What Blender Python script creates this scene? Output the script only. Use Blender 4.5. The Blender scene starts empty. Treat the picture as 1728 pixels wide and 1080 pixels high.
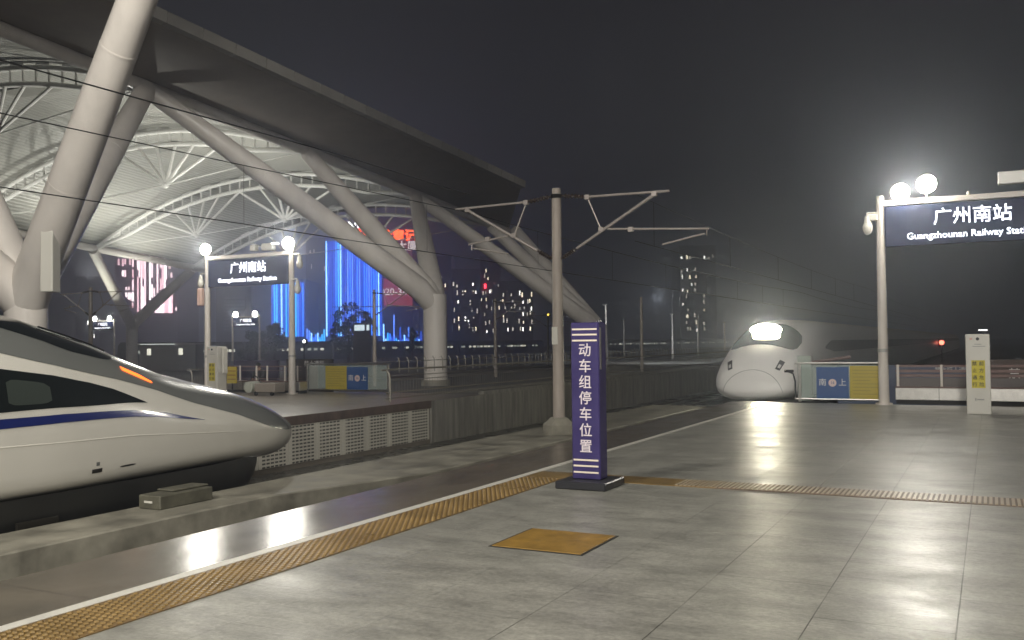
import bpy, bmesh, math, random
from mathutils import Vector, Matrix
import numpy as np

random.seed(7)
C = bpy.context.scene.collection
R_ = math.radians

# ------------------------------------------------------------------ camera, world, exposure
FPX, CW, CH, CAM_H = 1580.0, 1728, 1080, 1.6
roll = math.atan(.0112)
pitch = math.atan(39 / FPX * math.cos(roll))
base_rot = Matrix.Rotation(math.pi / 2 + pitch, 3, 'X') @ Matrix.Rotation(-roll, 3, 'Z')
CAM_R = Matrix.Rotation(R_(27.067), 3, 'Z') @ base_rot
cam_data = bpy.data.cameras.new('camera')
cam = bpy.data.objects.new('camera', cam_data)
C.objects.link(cam)
M4 = CAM_R.to_4x4(); M4.translation = (0, 0, CAM_H)
cam.matrix_world = M4
cam_data.sensor_width = 36; cam_data.lens = FPX / CW * 36
cam_data.clip_start = .05; cam_data.clip_end = 6000
scene = bpy.context.scene
scene.camera = cam

world = bpy.data.worlds.new('World'); scene.world = world; world.use_nodes = True
wn = world.node_tree.nodes; wl = world.node_tree.links
bg = wn['Background']
geo = wn.new('ShaderNodeTexCoord'); sep = wn.new('ShaderNodeSeparateXYZ')
ramp = wn.new('ShaderNodeValToRGB')
wl.new(geo.outputs['Generated'], sep.inputs[0]); wl.new(sep.outputs['Z'], ramp.inputs[0])
e = ramp.color_ramp.elements
e[0].position = 0.0; e[0].color = (.04, .0395, .042, 1)
e[1].position = .55; e[1].color = (.0145, .014, .016, 1)
m = e.new(.16); m.color = (.031, .0305, .032, 1)
wl.new(ramp.outputs[0], bg.inputs[0]); bg.inputs[1].default_value = 1.0

vs = scene.view_settings
vs.view_transform = 'Standard'; vs.look = 'None'; vs.exposure = 0; vs.gamma = 1
cy = scene.cycles
cy.use_denoising = True
cy.max_bounces = 6; cy.diffuse_bounces = 3; cy.glossy_bounces = 3; cy.transmission_bounces = 4
cy.transparent_max_bounces = 8; cy.volume_bounces = 0
cy.sample_clamp_indirect = 4.0
cy.caustics_reflective = False; cy.caustics_refractive = False


def lamp(name, kind, loc, power, color=(1, .95, .82), size=1.0, aim=None, angle=120, blend=.6, soft=.15):
    d = bpy.data.lights.new(name, kind); d.energy = power; d.color = color
    if kind == 'AREA':
        d.shape = 'DISK'; d.size = size
    elif kind == 'SPOT':
        d.spot_size = R_(angle); d.spot_blend = blend; d.shadow_soft_size = soft
    else:
        d.shadow_soft_size = soft
    o = bpy.data.objects.new(name, d); C.objects.link(o)
    o.location = loc
    if aim is not None:
        o.rotation_euler = (Vector(aim) - Vector(loc)).to_track_quat('-Z', 'Y').to_euler()
    return o


WARM = (1, .96, .865); COOL = (.93, .98, 1)
# floodlights of the station roof above the near platform (the photographer stands under it), and added fill lamps
lamp('unseen_floodlight', 'AREA', (2, -5, 13), 2900, WARM, 3.5, aim=(-1, 6, 0))
lamp('unseen_floodlight', 'AREA', (-9, -7, 14), 3100, WARM, 4, aim=(-9, 8, 0))
lamp('unseen_floodlight', 'SPOT', (-15, 6, 24), 44000, WARM, aim=(-37, 27, 7), angle=62, blend=1, soft=1.5)
lamp('unseen_floodlight', 'AREA', (2, -9, 5.0), 1150, WARM, 1.4, aim=(-12, 8, 0))  # low lamp added to brighten the side of the left train
lamp('unseen_floodlight', 'SPOT', (-20, 24, 24), 21000, WARM, aim=(-38, 57, 6), angle=62, blend=1, soft=1.5)
lamp('unseen_floodlight', 'SPOT', (-22, 58, 22), 10000, WARM, aim=(-37, 88, 6), angle=62, blend=1, soft=1.5)  # spot added to brighten the third column
lamp('unseen_floodlight', 'SPOT', (3, 12, 13), 9000, WARM, aim=(-7.7, 35, 0), angle=22, blend=.8, soft=.4)  # narrow spot added to brighten the arriving train's front
# uplights on the far columns wash the underside of the big canopy
for (x, y, p) in ((-84, 52, 5200), (-84, 67, 9500), (-88, 79, 3600), (-58, 50, 7000), (-62, 64, 8500), (-62, 84, 900)):
    lamp('canopy_uplight', 'SPOT', (x, y, 8.5), p, (1, .99, .9), aim=(x * .75 - 17, y + 1, 30), angle=150, blend=.8, soft=.3)

lamp('canopy_uplight', 'SPOT', (-95, 76, 3), 4500, (.98, 1, .86), aim=(-95, 79, 14), angle=110, blend=.8, soft=.3)

# ------------------------------------------------------------------ material helpers
MATS = {}


def mat(name, col, rough=.5, metal=0, var=.0, scale=3., rvar=0., bump=0., bscale=None, emit=None, estr=0, coat=0, spec=.5, stretch=None):
    if name in MATS:
        return MATS[name]
    mt = bpy.data.materials.new(name); mt.use_nodes = True
    n = mt.node_tree.nodes; l = mt.node_tree.links
    b = n['Principled BSDF']
    b.inputs['Base Color'].default_value = (*col, 1); b.inputs['Roughness'].default_value = rough
    b.inputs['Metallic'].default_value = metal; b.inputs['Specular IOR Level'].default_value = spec
    if coat:
        b.inputs['Coat Weight'].default_value = coat; b.inputs['Coat Roughness'].default_value = .06
    if emit:
        b.inputs['Emission Color'].default_value = (*emit, 1); b.inputs['Emission Strength'].default_value = estr
    if var or rvar or bump:
        g = n.new('ShaderNodeNewGeometry'); mp = n.new('ShaderNodeMapping')
        l.new(g.outputs['Position'], mp.inputs[0])
        if stretch:
            mp.inputs['Scale'].default_value = stretch
        nz = n.new('ShaderNodeTexNoise'); nz.inputs['Scale'].default_value = scale
        nz.inputs['Detail'].default_value = 6; nz.inputs['Roughness'].default_value = .62
        l.new(mp.outputs[0], nz.inputs['Vector'])
        if var:
            r = n.new('ShaderNodeMapRange'); r.inputs[1].default_value = .3; r.inputs[2].default_value = .7
            r.inputs[3].default_value = 1 - var; r.inputs[4].default_value = 1 + var
            l.new(nz.outputs[0], r.inputs[0])
            mx = n.new('ShaderNodeMix'); mx.data_type = 'RGBA'; mx.blend_type = 'MULTIPLY'; mx.inputs[0].default_value = 1
            mx.inputs[6].default_value = (*col, 1); l.new(r.outputs[0], mx.inputs[7])
            l.new(mx.outputs[2], b.inputs['Base Color'])
        if rvar:
            r = n.new('ShaderNodeMapRange'); r.inputs[1].default_value = .3; r.inputs[2].default_value = .7
            r.inputs[3].default_value = max(.02, rough - rvar); r.inputs[4].default_value = rough + rvar
            l.new(nz.outputs[0], r.inputs[0]); l.new(r.outputs[0], b.inputs['Roughness'])
        if bump:
            nb = n.new('ShaderNodeTexNoise'); nb.inputs['Scale'].default_value = bscale or scale * 6
            nb.inputs['Detail'].default_value = 4
            l.new(mp.outputs[0], nb.inputs['Vector'])
            bp = n.new('ShaderNodeBump'); bp.inputs['Strength'].default_value = 1; bp.inputs['Distance'].default_value = bump
            l.new(nb.outputs[0], bp.inputs['Height']); l.new(bp.outputs[0], b.inputs['Normal'])
    MATS[name] = mt
    return mt


def emat(name, col, s):
    return mat(name, (.02, .02, .02), .4, emit=col, estr=s)


def nodes_of(mt):
    return mt.node_tree.nodes, mt.node_tree.links, mt.node_tree.nodes['Principled BSDF']


# ------------------------------------------------------------------ mesh builder
class MB:
    def __init__(s):
        s.v = []; s.f = []

    def add(s, vs, fs):
        o = len(s.v); s.v += [tuple(p) for p in vs]; s.f += [tuple(i + o for i in q) for q in fs]; return s

    def obox(s, o, u, d, u0, u1, d0, d1, z0, z1):
        o = Vector(o); u = Vector(u); d = Vector(d); Z = Vector((0, 0, 1))
        p = [o + u * a + d * b + Z * c for c in (z0, z1) for (a, b) in ((u0, d0), (u1, d0), (u1, d1), (u0, d1))]
        return s.add(p, [(3, 2, 1, 0), (4, 5, 6, 7), (0, 1, 5, 4), (1, 2, 6, 5), (2, 3, 7, 6), (3, 0, 4, 7)])

    def box(s, x0, x1, y0, y1, z0, z1):
        return s.obox((0, 0, 0), (1, 0, 0), (0, 1, 0), x0, x1, y0, y1, z0, z1)

    def tube(s, p0, p1, r0, r1=None, n=10, cap=True):
        return s.path([p0, p1], [r0, r0 if r1 is None else r1], n, cap)

    def path(s, pts, r, n=10, cap=True):
        pts = [Vector(p) for p in pts]
        if not isinstance(r, (list, tuple)):
            r = [r] * len(pts)
        rings = []
        prev = None
        for i, p in enumerate(pts):
            t = (pts[min(i + 1, len(pts) - 1)] - pts[max(i - 1, 0)]).normalized()
            if prev is None:
                a = Vector((0, 0, 1)) if abs(t.z) < .9 else Vector((1, 0, 0))
                x = t.cross(a).normalized()
            else:
                x = (prev - t * prev.dot(t)).normalized()
            prev = x; y = t.cross(x)
            rings.append([p + (x * math.cos(2 * math.pi * k / n) + y * math.sin(2 * math.pi * k / n)) * r[i] for k in range(n)])
        vs = [q for rg in rings for q in rg]; fs = []
        for i in range(len(pts) - 1):
            for k in range(n):
                a = i * n + k; b = i * n + (k + 1) % n
                fs.append((a, b, b + n, a + n))
        if cap:
            fs.append(tuple(range(n - 1, -1, -1))); fs.append(tuple(range((len(pts) - 1) * n, len(pts) * n)))
        return s.add(vs, fs)

    def ell(s, c, rx, ry, rz, n=14, m=8):
        vs = []; fs = []
        for j in range(m + 1):
            th = math.pi * j / m
            for k in range(n):
                ph = 2 * math.pi * k / n
                vs.append((c[0] + rx * math.sin(th) * math.cos(ph), c[1] + ry * math.sin(th) * math.sin(ph), c[2] + rz * math.cos(th)))
        for j in range(m):
            for k in range(n):
                a = j * n + k; b = j * n + (k + 1) % n
                fs.append((a, a + n, b + n, b))
        return s.add(vs, fs)

    def prism(s, poly, o, u, w, d):
        """polygon in the (u,w) plane at o, extruded along d (full vector)"""
        o = Vector(o); u = Vector(u); w = Vector(w); d = Vector(d); k = len(poly)
        a = [o + u * p[0] + w * p[1] for p in poly]
        vs = a + [q + d for q in a]
        fs = [tuple(range(k - 1, -1, -1)), tuple(range(k, 2 * k))] + [(i, (i + 1) % k, k + (i + 1) % k, k + i) for i in range(k)]
        return s.add(vs, fs)

    def grid(s, P):
        n = len(P); m = len(P[0])
        return s.add([q for r in P for q in r], [(i * m + j, i * m + j + 1, (i + 1) * m + j + 1, (i + 1) * m + j) for i in range(n - 1) for j in range(m - 1)])

    def build(s, name, mt, parent=None, bevel=0, smooth=True, angle=35):
        me = bpy.data.meshes.new(name); me.from_pydata(s.v, [], s.f)
        bm = bmesh.new(); bm.from_mesh(me)
        bmesh.ops.remove_doubles(bm, verts=bm.verts, dist=1e-5)
        bmesh.ops.recalc_face_normals(bm, faces=bm.faces)
        if bevel:
            ed = [q for q in bm.edges if len(q.link_faces) == 2 and q.calc_face_angle(0) > .5]
            bmesh.ops.bevel(bm, geom=ed, offset=bevel, segments=1, affect='EDGES', profile=.5, clamp_overlap=True)
        bm.to_mesh(me); bm.free()
        if smooth:
            me.polygons.foreach_set('use_smooth', [True] * len(me.polygons))
            me.set_sharp_from_angle(angle=R_(angle))
        me.materials.append(mt)
        return link(name, me, parent)


def link(name, me, parent=None):
    o = bpy.data.objects.new(name, me); C.objects.link(o)
    if parent is not None:
        adopt(o, parent)
    return o


def abs_loc(o):
    v = Vector((0, 0, 0))
    while o is not None:
        if o.type == 'EMPTY':
            v = v + o.location
        o = o.parent
    return v


def adopt(o, parent):
    o.parent = parent
    if parent.type == 'EMPTY':
        o.matrix_parent_inverse = Matrix.Translation(-parent.location)
    # meshes are built in world coordinates with identity basis: nothing to undo


def tag(o, label=None, cat=None, group=None, kind=None):
    if label: o['label'] = label
    if cat: o['category'] = cat
    if group: o['group'] = group
    if kind: o['kind'] = kind
    return o


def thing(name, label, cat, loc=(0, 0, 0), group=None):
    o = bpy.data.objects.new(name, None); C.objects.link(o); o.location = loc
    o.empty_display_size = .3
    return tag(o, label, cat, group)


def dup(root, delta, label, group=None):
    d = Vector(delta)

    def cp(o, parent):
        c = o.copy(); C.objects.link(c)
        if parent is not None:
            c.parent = parent
        for ch in [k for k in o.children]:
            cp(ch, c)
        return c
    r = cp(root, None)
    r.location = root.location + d
    r['label'] = label
    if group: r['group'] = group
    return r


def struct(o):
    o['kind'] = 'structure'; return o


# ------------------------------------------------------------------ text
def text_mb(s, size, depth=.012, bold=0., align='CENTER', space=1.0):
    cu = bpy.data.curves.new('lettering', 'FONT'); cu.body = s; cu.size = size; cu.extrude = depth / 2
    cu.offset = bold * size; cu.align_x = align; cu.align_y = 'CENTER'; cu.resolution_u = 2; cu.space_character = space
    ob = bpy.data.objects.new('lettering', cu); C.objects.link(ob)
    dg = bpy.context.evaluated_depsgraph_get()
    me = bpy.data.meshes.new_from_object(ob.evaluated_get(dg))
    vs = [v.co.copy() for v in me.vertices]; fs = [tuple(p.vertices) for p in me.polygons]
    bpy.data.objects.remove(ob); bpy.data.curves.remove(cu); bpy.data.meshes.remove(me)
    return vs, fs


def put_text(mb, s, size, o, u=(1, 0, 0), w=(0, 0, 1), out=(0, -1, 0), **k):
    vs, fs = text_mb(s, size, **k)
    if not vs:
        return mb
    o = Vector(o); u = Vector(u); w = Vector(w); out = Vector(out)
    return mb.add([o + u * v.x + w * v.y + out * v.z for v in vs], fs)


def at(px, py, D):
    d = CAM_R @ Vector(((px - CW / 2) / FPX, -(py - CH / 2) / FPX, -1.0))
    return Vector((0, 0, CAM_H)) + d * D


CAM_U = Vector((math.cos(R_(27.067)), math.sin(R_(27.067)), 0))   # across the view
CAM_D = Vector((-math.sin(R_(27.067)), math.cos(R_(27.067)), 0))  # into the view

# ------------------------------------------------------------------ materials
M_floor = mat('wet_grey_tiles', (.2, .195, .175), .3)
n, l, b = nodes_of(M_floor)
g = n.new('ShaderNodeNewGeometry')
sx = n.new('ShaderNodeSeparateXYZ'); l.new(g.outputs['Position'], sx.inputs[0])
ax = n.new('ShaderNodeMath'); ax.operation = 'ADD'; ax.inputs[1].default_value = .2 + 75 * .2
l.new(sx.outputs['X'], ax.inputs[0])
ay = n.new('ShaderNodeMath'); ay.operation = 'ADD'; ay.inputs[1].default_value = -7.13 + 150
l.new(sx.outputs['Y'], ay.inputs[0])
cb = n.new('ShaderNodeCombineXYZ'); l.new(ay.outputs[0], cb.inputs[0]); l.new(ax.outputs[0], cb.inputs[1])
br = n.new('ShaderNodeTexBrick'); br.offset = .5; br.inputs['Scale'].default_value = 1
br.inputs['Brick Width'].default_value = 1.5; br.inputs['Row Height'].default_value = .75
br.inputs['Mortar Size'].default_value = .0038; br.inputs['Mortar Smooth'].default_value = .3; br.inputs['Bias'].default_value = 0
br.inputs['Color1'].default_value = (.192, .186, .163, 1); br.inputs['Color2'].default_value = (.226, .219, .192, 1)
br.inputs['Mortar'].default_value = (.062, .058, .05, 1)
l.new(cb.outputs[0], br.inputs['Vector'])
mp = n.new('ShaderNodeMapping'); mp.inputs['Scale'].default_value = (.7, 1.25, 1); l.new(g.outputs['Position'], mp.inputs[0])
nz = n.new('ShaderNodeTexNoise'); nz.inputs['Scale'].default_value = 1.1; nz.inputs['Detail'].default_value = 8; nz.inputs['Roughness'].default_value = .65
nz.inputs['Distortion'].default_value = .6
l.new(mp.outputs[0], nz.inputs['Vector'])
rr = n.new('ShaderNodeMapRange'); rr.inputs[1].default_value = .34; rr.inputs[2].default_value = .66; rr.inputs[3].default_value = .285; rr.inputs[4].default_value = .46
l.new(nz.outputs[0], rr.inputs[0]); l.new(rr.outputs[0], b.inputs['Roughness'])
rc = n.new('ShaderNodeMapRange'); rc.inputs[1].default_value = .3; rc.inputs[2].default_value = .7; rc.inputs[3].default_value = .62; rc.inputs[4].default_value = 1.32
nz2 = n.new('ShaderNodeTexNoise'); nz2.inputs['Scale'].default_value = 2.3; nz2.inputs['Detail'].default_value = 9; nz2.inputs['Roughness'].default_value = .7
l.new(mp.outputs[0], nz2.inputs['Vector']); l.new(nz2.outputs[0], rc.inputs[0])
jn = n.new('ShaderNodeTexNoise'); jn.inputs['Scale'].default_value = .75; jn.inputs['Detail'].default_value = 4; l.new(g.outputs['Position'], jn.inputs['Vector'])
jx = n.new('ShaderNodeMapRange'); jx.inputs[1].default_value = -3.6; jx.inputs[2].default_value = -.8; jx.inputs[3].default_value = -.16; jx.inputs[4].default_value = .16; l.new(sx.outputs['X'], jx.inputs[0])
js = n.new('ShaderNodeMath'); js.operation = 'ADD'; l.new(jn.outputs[0], js.inputs[0]); l.new(jx.outputs[0], js.inputs[1])
jr = n.new('ShaderNodeMapRange'); jr.inputs[1].default_value = .42; jr.inputs[2].default_value = .62; jr.inputs[3].default_value = .12; jr.inputs[4].default_value = 1; l.new(js.outputs[0], jr.inputs[0])
jm = n.new('ShaderNodeMix'); jm.data_type = 'RGBA'; jm.inputs[6].default_value = (.209, .203, .178, 1)
l.new(jr.outputs[0], jm.inputs[0]); l.new(br.outputs['Color'], jm.inputs[7])
gn = n.new('ShaderNodeTexNoise'); gn.inputs['Scale'].default_value = 26; gn.inputs['Detail'].default_value = 6; gn.inputs['Roughness'].default_value = .75; l.new(g.outputs['Position'], gn.inputs['Vector'])
gr = n.new('ShaderNodeMapRange'); gr.inputs[1].default_value = .3; gr.inputs[2].default_value = .7; gr.inputs[3].default_value = .7; gr.inputs[4].default_value = 1.3; l.new(gn.outputs[0], gr.inputs[0])
gm = n.new('ShaderNodeMix'); gm.data_type = 'RGBA'; gm.blend_type = 'MULTIPLY'; gm.inputs[0].default_value = 1; l.new(jm.outputs[2], gm.inputs[6]); l.new(gr.outputs[0], gm.inputs[7])
# small dark blotches and scuffs
vn = n.new('ShaderNodeTexNoise'); vn.inputs['Scale'].default_value = 5.5; vn.inputs['Detail'].default_value = 3; vn.inputs['Roughness'].default_value = .55; vn.inputs['Distortion'].default_value = .4; l.new(g.outputs['Position'], vn.inputs['Vector'])
vr = n.new('ShaderNodeMapRange'); vr.inputs[1].default_value = .58; vr.inputs[2].default_value = .8; vr.inputs[3].default_value = 1; vr.inputs[4].default_value = .72; l.new(vn.outputs[0], vr.inputs[0])
vm = n.new('ShaderNodeMix'); vm.data_type = 'RGBA'; vm.blend_type = 'MULTIPLY'; vm.inputs[0].default_value = 1; l.new(gm.outputs[2], vm.inputs[6]); l.new(vr.outputs[0], vm.inputs[7])
mx = n.new('ShaderNodeMix'); mx.data_type = 'RGBA'; mx.blend_type = 'MULTIPLY'; mx.inputs[0].default_value = 1
l.new(vm.outputs[2], mx.inputs[6]); l.new(rc.outputs[0], mx.inputs[7]); l.new(mx.outputs[2], b.inputs['Base Color'])
nf = n.new('ShaderNodeTexNoise'); nf.inputs['Scale'].default_value = 34; nf.inputs['Detail'].default_value = 5
l.new(mp.outputs[0], nf.inputs['Vector'])
nl = n.new('ShaderNodeTexNoise'); nl.inputs['Scale'].default_value = 2.6; nl.inputs['Detail'].default_value = 3
mp2 = n.new('ShaderNodeMapping'); mp2.inputs['Scale'].default_value = (.7, 2.0, 1); l.new(g.outputs['Position'], mp2.inputs[0]); l.new(mp2.outputs[0], nl.inputs['Vector'])
b1 = n.new('ShaderNodeBump'); b1.inputs['Distance'].default_value = .0016; l.new(nf.outputs[0], b1.inputs['Height'])
b2 = n.new('ShaderNodeBump'); b2.inputs['Distance'].default_value = .0042; l.new(nl.outputs[0], b2.inputs['Height']); l.new(b1.outputs[0], b2.inputs['Normal'])
b3 = n.new('ShaderNodeBump'); b3.inputs['Distance'].default_value = .003; b3.invert = True; l.new(br.outputs['Fac'], b3.inputs['Height']); l.new(b2.outputs[0], b3.inputs['Normal'])
l.new(b3.outputs[0], b.inputs['Normal'])
b.inputs['Specular IOR Level'].default_value = .42

M_edge = mat('wet_brown_granite', (.095, .08, .06), .215, var=.3, scale=2.2, rvar=.045, bump=.0004, bscale=24, stretch=(1, .5, 1))
M_white_line = mat('white_line_paint', (.5, .48, .43), .4, var=.12, scale=5)
M_tact = mat('ochre_tactile_tile', (.175, .112, .038), .34, var=.35, scale=2.0, rvar=.1)
M_tact2 = mat('pale_tactile_bars', (.34, .28, .2), .4, var=.2, scale=3)
M_tact_base = mat('brown_tactile_ground', (.1, .06, .035), .5, var=.3, scale=3)
M_hatch = mat('ochre_painted_steel', (.21, .12, .022), .45, var=.3, scale=6, bump=.001, bscale=40)
M_dark_gap = mat('dark_gap', (.015, .014, .012), .8)
M_conc = mat('stained_concrete', (.22, .205, .165), .62, var=.45, scale=1.6, rvar=.15, bump=.004, bscale=12)
M_conc_wall = mat('streaked_concrete_wall', (.225, .215, .19), .65, var=.5, scale=1.4, rvar=.15, bump=.003, bscale=10, stretch=(1, 3.0, .35))
M_ground = mat('dark_ballast', (.055, .053, .048), .75, var=.4, scale=1.5, rvar=.2, bump=.02, bscale=14)
M_slab = mat('wet_track_slab', (.06, .058, .052), .3, var=.4, scale=1.2, rvar=.15)
M_rail = mat('steel_rail', (.25, .22, .2), .3, metal=.9)
M_fascia = mat('dirty_brown_fascia', (.09, .06, .048), .6, var=.45, scale=2.2, stretch=(1, 1.6, .6))
M_left_floor = mat('damp_left_platform_paving', (.2, .175, .145), .38, var=.25, scale=1.1, rvar=.09)
M_navy = mat('navy_painted_panel', (.034, .025, .105), .4, var=.16, scale=3.5, rvar=.1)
M_navy_base = mat('dark_steel_base', (.03, .03, .035), .35, metal=.3)
M_cream = mat('cream_lettering', (.62, .55, .58), .5)
M_cream_line = mat('cream_stripe', (.68, .6, .5), .5)
M_post = mat('white_painted_post', (.6, .55, .5), .45, var=.08, scale=2)
M_sign_navy = mat('dark_navy_sign_face', (.012, .018, .06), .5, spec=.15)
M_letters = emat('lit_white_lettering', (.92, .93, 1), 3.2)
M_lens = emat('floodlight_lens', (1, .95, .8), 130)
M_lens_far = emat('far_floodlight_lens', (1, .97, .85), 90)
M_grey_metal = mat('grey_metal_housing', (.35, .34, .32), .4, metal=.4)
M_cam_white = mat('white_plastic_housing', (.6, .58, .52), .4)
M_black = mat('black_plastic', (.012, .012, .013), .25)
M_steel = mat('brushed_stainless', (.58, .56, .53), .3, metal=1, var=.1, scale=8)
M_col = mat('pale_painted_steel', (.7, .65, .6), .34, var=.1, scale=.9, rvar=.07, stretch=(1, 1, .3))
M_truss = mat('white_truss_paint', (.78, .77, .73), .4)
M_soffit = mat('brown_grey_soffit', (.21, .172, .132), .6, var=.15, scale=.6)
M_gutter = mat('grey_gutter', (.25, .235, .21), .55, var=.15, scale=1)
M_glass = mat('clear_panel_glass', (.55, .65, .6), .08)
n, l, b = nodes_of(M_glass)
b.inputs['Alpha'].default_value = .3
M_blue_poster = mat('blue_poster', (.025, .08, .24), .4)
M_yel_poster = mat('yellow_poster', (.42, .33, .03), .45)
M_white_ink = mat('white_print', (.7, .68, .66), .5)
M_pink_ink = mat('pale_pink_print', (.66, .5, .47), .5)
M_dark_ink = mat('dark_print', (.12, .1, .03), .5)
M_black_ink = mat('black_print', (.03, .03, .02), .5)
M_kiosk = mat('white_cabinet_paint', (.55, .53, .48), .4, var=.05, scale=2)
M_kiosk_yel = mat('yellow_notice', (.5, .42, .02), .5)
M_wire = mat('dark_wire', (.006, .006, .006), .8)
M_galv = mat('galvanised_tube', (.45, .4, .37), .4, metal=.3)
M_mast = mat('pinkish_concrete_mast', (.36, .31, .27), .55, var=.18, scale=2, stretch=(1, 1, .4))
M_fence = mat('weathered_grey_fence', (.27, .25, .21), .5, metal=.2)
M_train_white = mat('glossy_white_train_paint', (.72, .69, .62), .22, coat=.6, var=.03, scale=1.5)
M_train_grey = mat('grey_train_paint', (.17, .175, .165), .25, coat=.5)
M_train_blue = mat('deep_blue_train_stripe', (.012, .022, .14), .2, coat=.6)
M_train_glass = mat('black_train_glass', (.008, .011, .011), .06, coat=.4)
M_train_win = mat('dim_train_window', (.045, .055, .048), .08, coat=.3)
M_skirt = mat('dark_train_skirt', (.02, .02, .019), .4, var=.2, scale=2)
M_marker = emat('orange_marker_lamp', (1, .16, .02), 3.2)
M_headlight = emat('train_headlight', (1, .93, .66), 105)
M_bronze = mat('dark_train_detail', (.02, .018, .015), .3)


# roof deck of the canopy: corrugated sheet
M_roof = mat('corrugated_white_roof_sheet', (.33, .325, .29), .5)
n, l, b = nodes_of(M_roof)
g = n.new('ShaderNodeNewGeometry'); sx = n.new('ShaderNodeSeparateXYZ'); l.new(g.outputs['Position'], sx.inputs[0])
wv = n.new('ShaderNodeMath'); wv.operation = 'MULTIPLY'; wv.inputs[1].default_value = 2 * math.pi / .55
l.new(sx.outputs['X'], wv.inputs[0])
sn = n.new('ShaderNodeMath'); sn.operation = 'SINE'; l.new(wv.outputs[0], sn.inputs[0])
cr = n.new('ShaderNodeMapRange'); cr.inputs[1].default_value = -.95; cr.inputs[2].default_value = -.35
cr.inputs[3].default_value = .62; cr.inputs[4].default_value = 1.0; l.new(sn.outputs[0], cr.inputs[0])  # groove shade is put into the colour along the troughs
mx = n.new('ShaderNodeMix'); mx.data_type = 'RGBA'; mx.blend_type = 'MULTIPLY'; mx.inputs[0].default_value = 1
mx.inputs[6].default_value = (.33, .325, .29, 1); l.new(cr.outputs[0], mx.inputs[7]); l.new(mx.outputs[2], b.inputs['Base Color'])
bp = n.new('ShaderNodeBump'); bp.inputs['Distance'].default_value = .04; l.new(sn.outputs[0], bp.inputs['Height']); l.new(bp.outputs[0], b.inputs['Normal'])

# perforated noise panel: dark slots
M_perf = mat('perforated_white_panel', (.5, .48, .42), .5)
n, l, b = nodes_of(M_perf)
g = n.new('ShaderNodeNewGeometry'); sx = n.new('ShaderNodeSeparateXYZ'); l.new(g.outputs['Position'], sx.inputs[0])
cb = n.new('ShaderNodeCombineXYZ')


def sub_mod(inp, off, per, lo, hi):
    a = n.new('ShaderNodeMath'); a.operation = 'ADD'; a.inputs[1].default_value = off; l.new(inp, a.inputs[0])
    mo = n.new('ShaderNodeMath'); mo.operation = 'FLOORED_MODULO'; mo.inputs[1].default_value = per; l.new(a.outputs[0], mo.inputs[0])
    gt = n.new('ShaderNodeMath'); gt.operation = 'GREATER_THAN'; gt.inputs[1].default_value = lo; l.new(mo.outputs[0], gt.inputs[0])
    lt = n.new('ShaderNodeMath'); lt.operation = 'LESS_THAN'; lt.inputs[1].default_value = hi; l.new(mo.outputs[0], lt.inputs[0])
    ml = n.new('ShaderNodeMath'); ml.operation = 'MULTIPLY'; l.new(gt.outputs[0], ml.inputs[0]); l.new(lt.outputs[0], ml.inputs[1])
    return ml.outputs[0]


PAN = 1.04; PAN0 = 17.41
a1 = sub_mod(sx.outputs['Y'], -PAN0 + 20 * PAN, PAN, .12, .92)
a2 = sub_mod(sx.outputs['Y'], -PAN0 + 20 * PAN + .02, .145, .035, .145)
a3 = sub_mod(sx.outputs['Z'], 5, .085, .045, .085)
m1 = n.new('ShaderNodeMath'); m1.operation = 'MULTIPLY'; l.new(a1, m1.inputs[0]); l.new(a2, m1.inputs[1])
m2 = n.new('ShaderNodeMath'); m2.operation = 'MULTIPLY'; l.new(m1.outputs[0], m2.inputs[0]); l.new(a3, m2.inputs[1])
mx = n.new('ShaderNodeMix'); mx.data_type = 'RGBA'; mx.inputs[6].default_value = (.6, .57, .5, 1); mx.inputs[7].default_value = (.05, .045, .035, 1)
l.new(m2.outputs[0], mx.inputs[0]); l.new(mx.outputs[2], b.inputs['Base Color'])

# slab joints across the granite edge strip
n, l, b = nodes_of(M_edge)
g = n.new('ShaderNodeNewGeometry'); sx = n.new('ShaderNodeSeparateXYZ'); l.new(g.outputs['Position'], sx.inputs[0])
jf = sub_mod(sx.outputs['Y'], 150.4, 1.5, .0, .014)
old = b.inputs['Base Color'].links[0].from_socket
mx = n.new('ShaderNodeMix'); mx.data_type = 'RGBA'; mx.inputs[7].default_value = (.04, .032, .025, 1)
l.new(jf, mx.inputs[0]); l.new(old, mx.inputs[6]); l.new(mx.outputs[2], b.inputs['Base Color'])

# ------------------------------------------------------------------ ground, platforms, tracks
ZR = -1.25
ZL = -.08           # left platform level
XE = -6.08          # edge of the near platform
struct(MB().box(-1500, 1500, -300, 2500, -1.9, -1.42).build('ground', M_ground))
struct(MB().box(XE, 9.0, -14, 24.6, -1.4, 0).build('platform', M_floor, bevel=.015))
struct(MB().box(XE - .012, -5.1, -14, 24.62, -.09, .004).build('platform_edge', M_edge))
struct(MB().box(-5.1, -5.0, -14, 24.62, -.05, .008).build('white_line', M_white_line))
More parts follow.
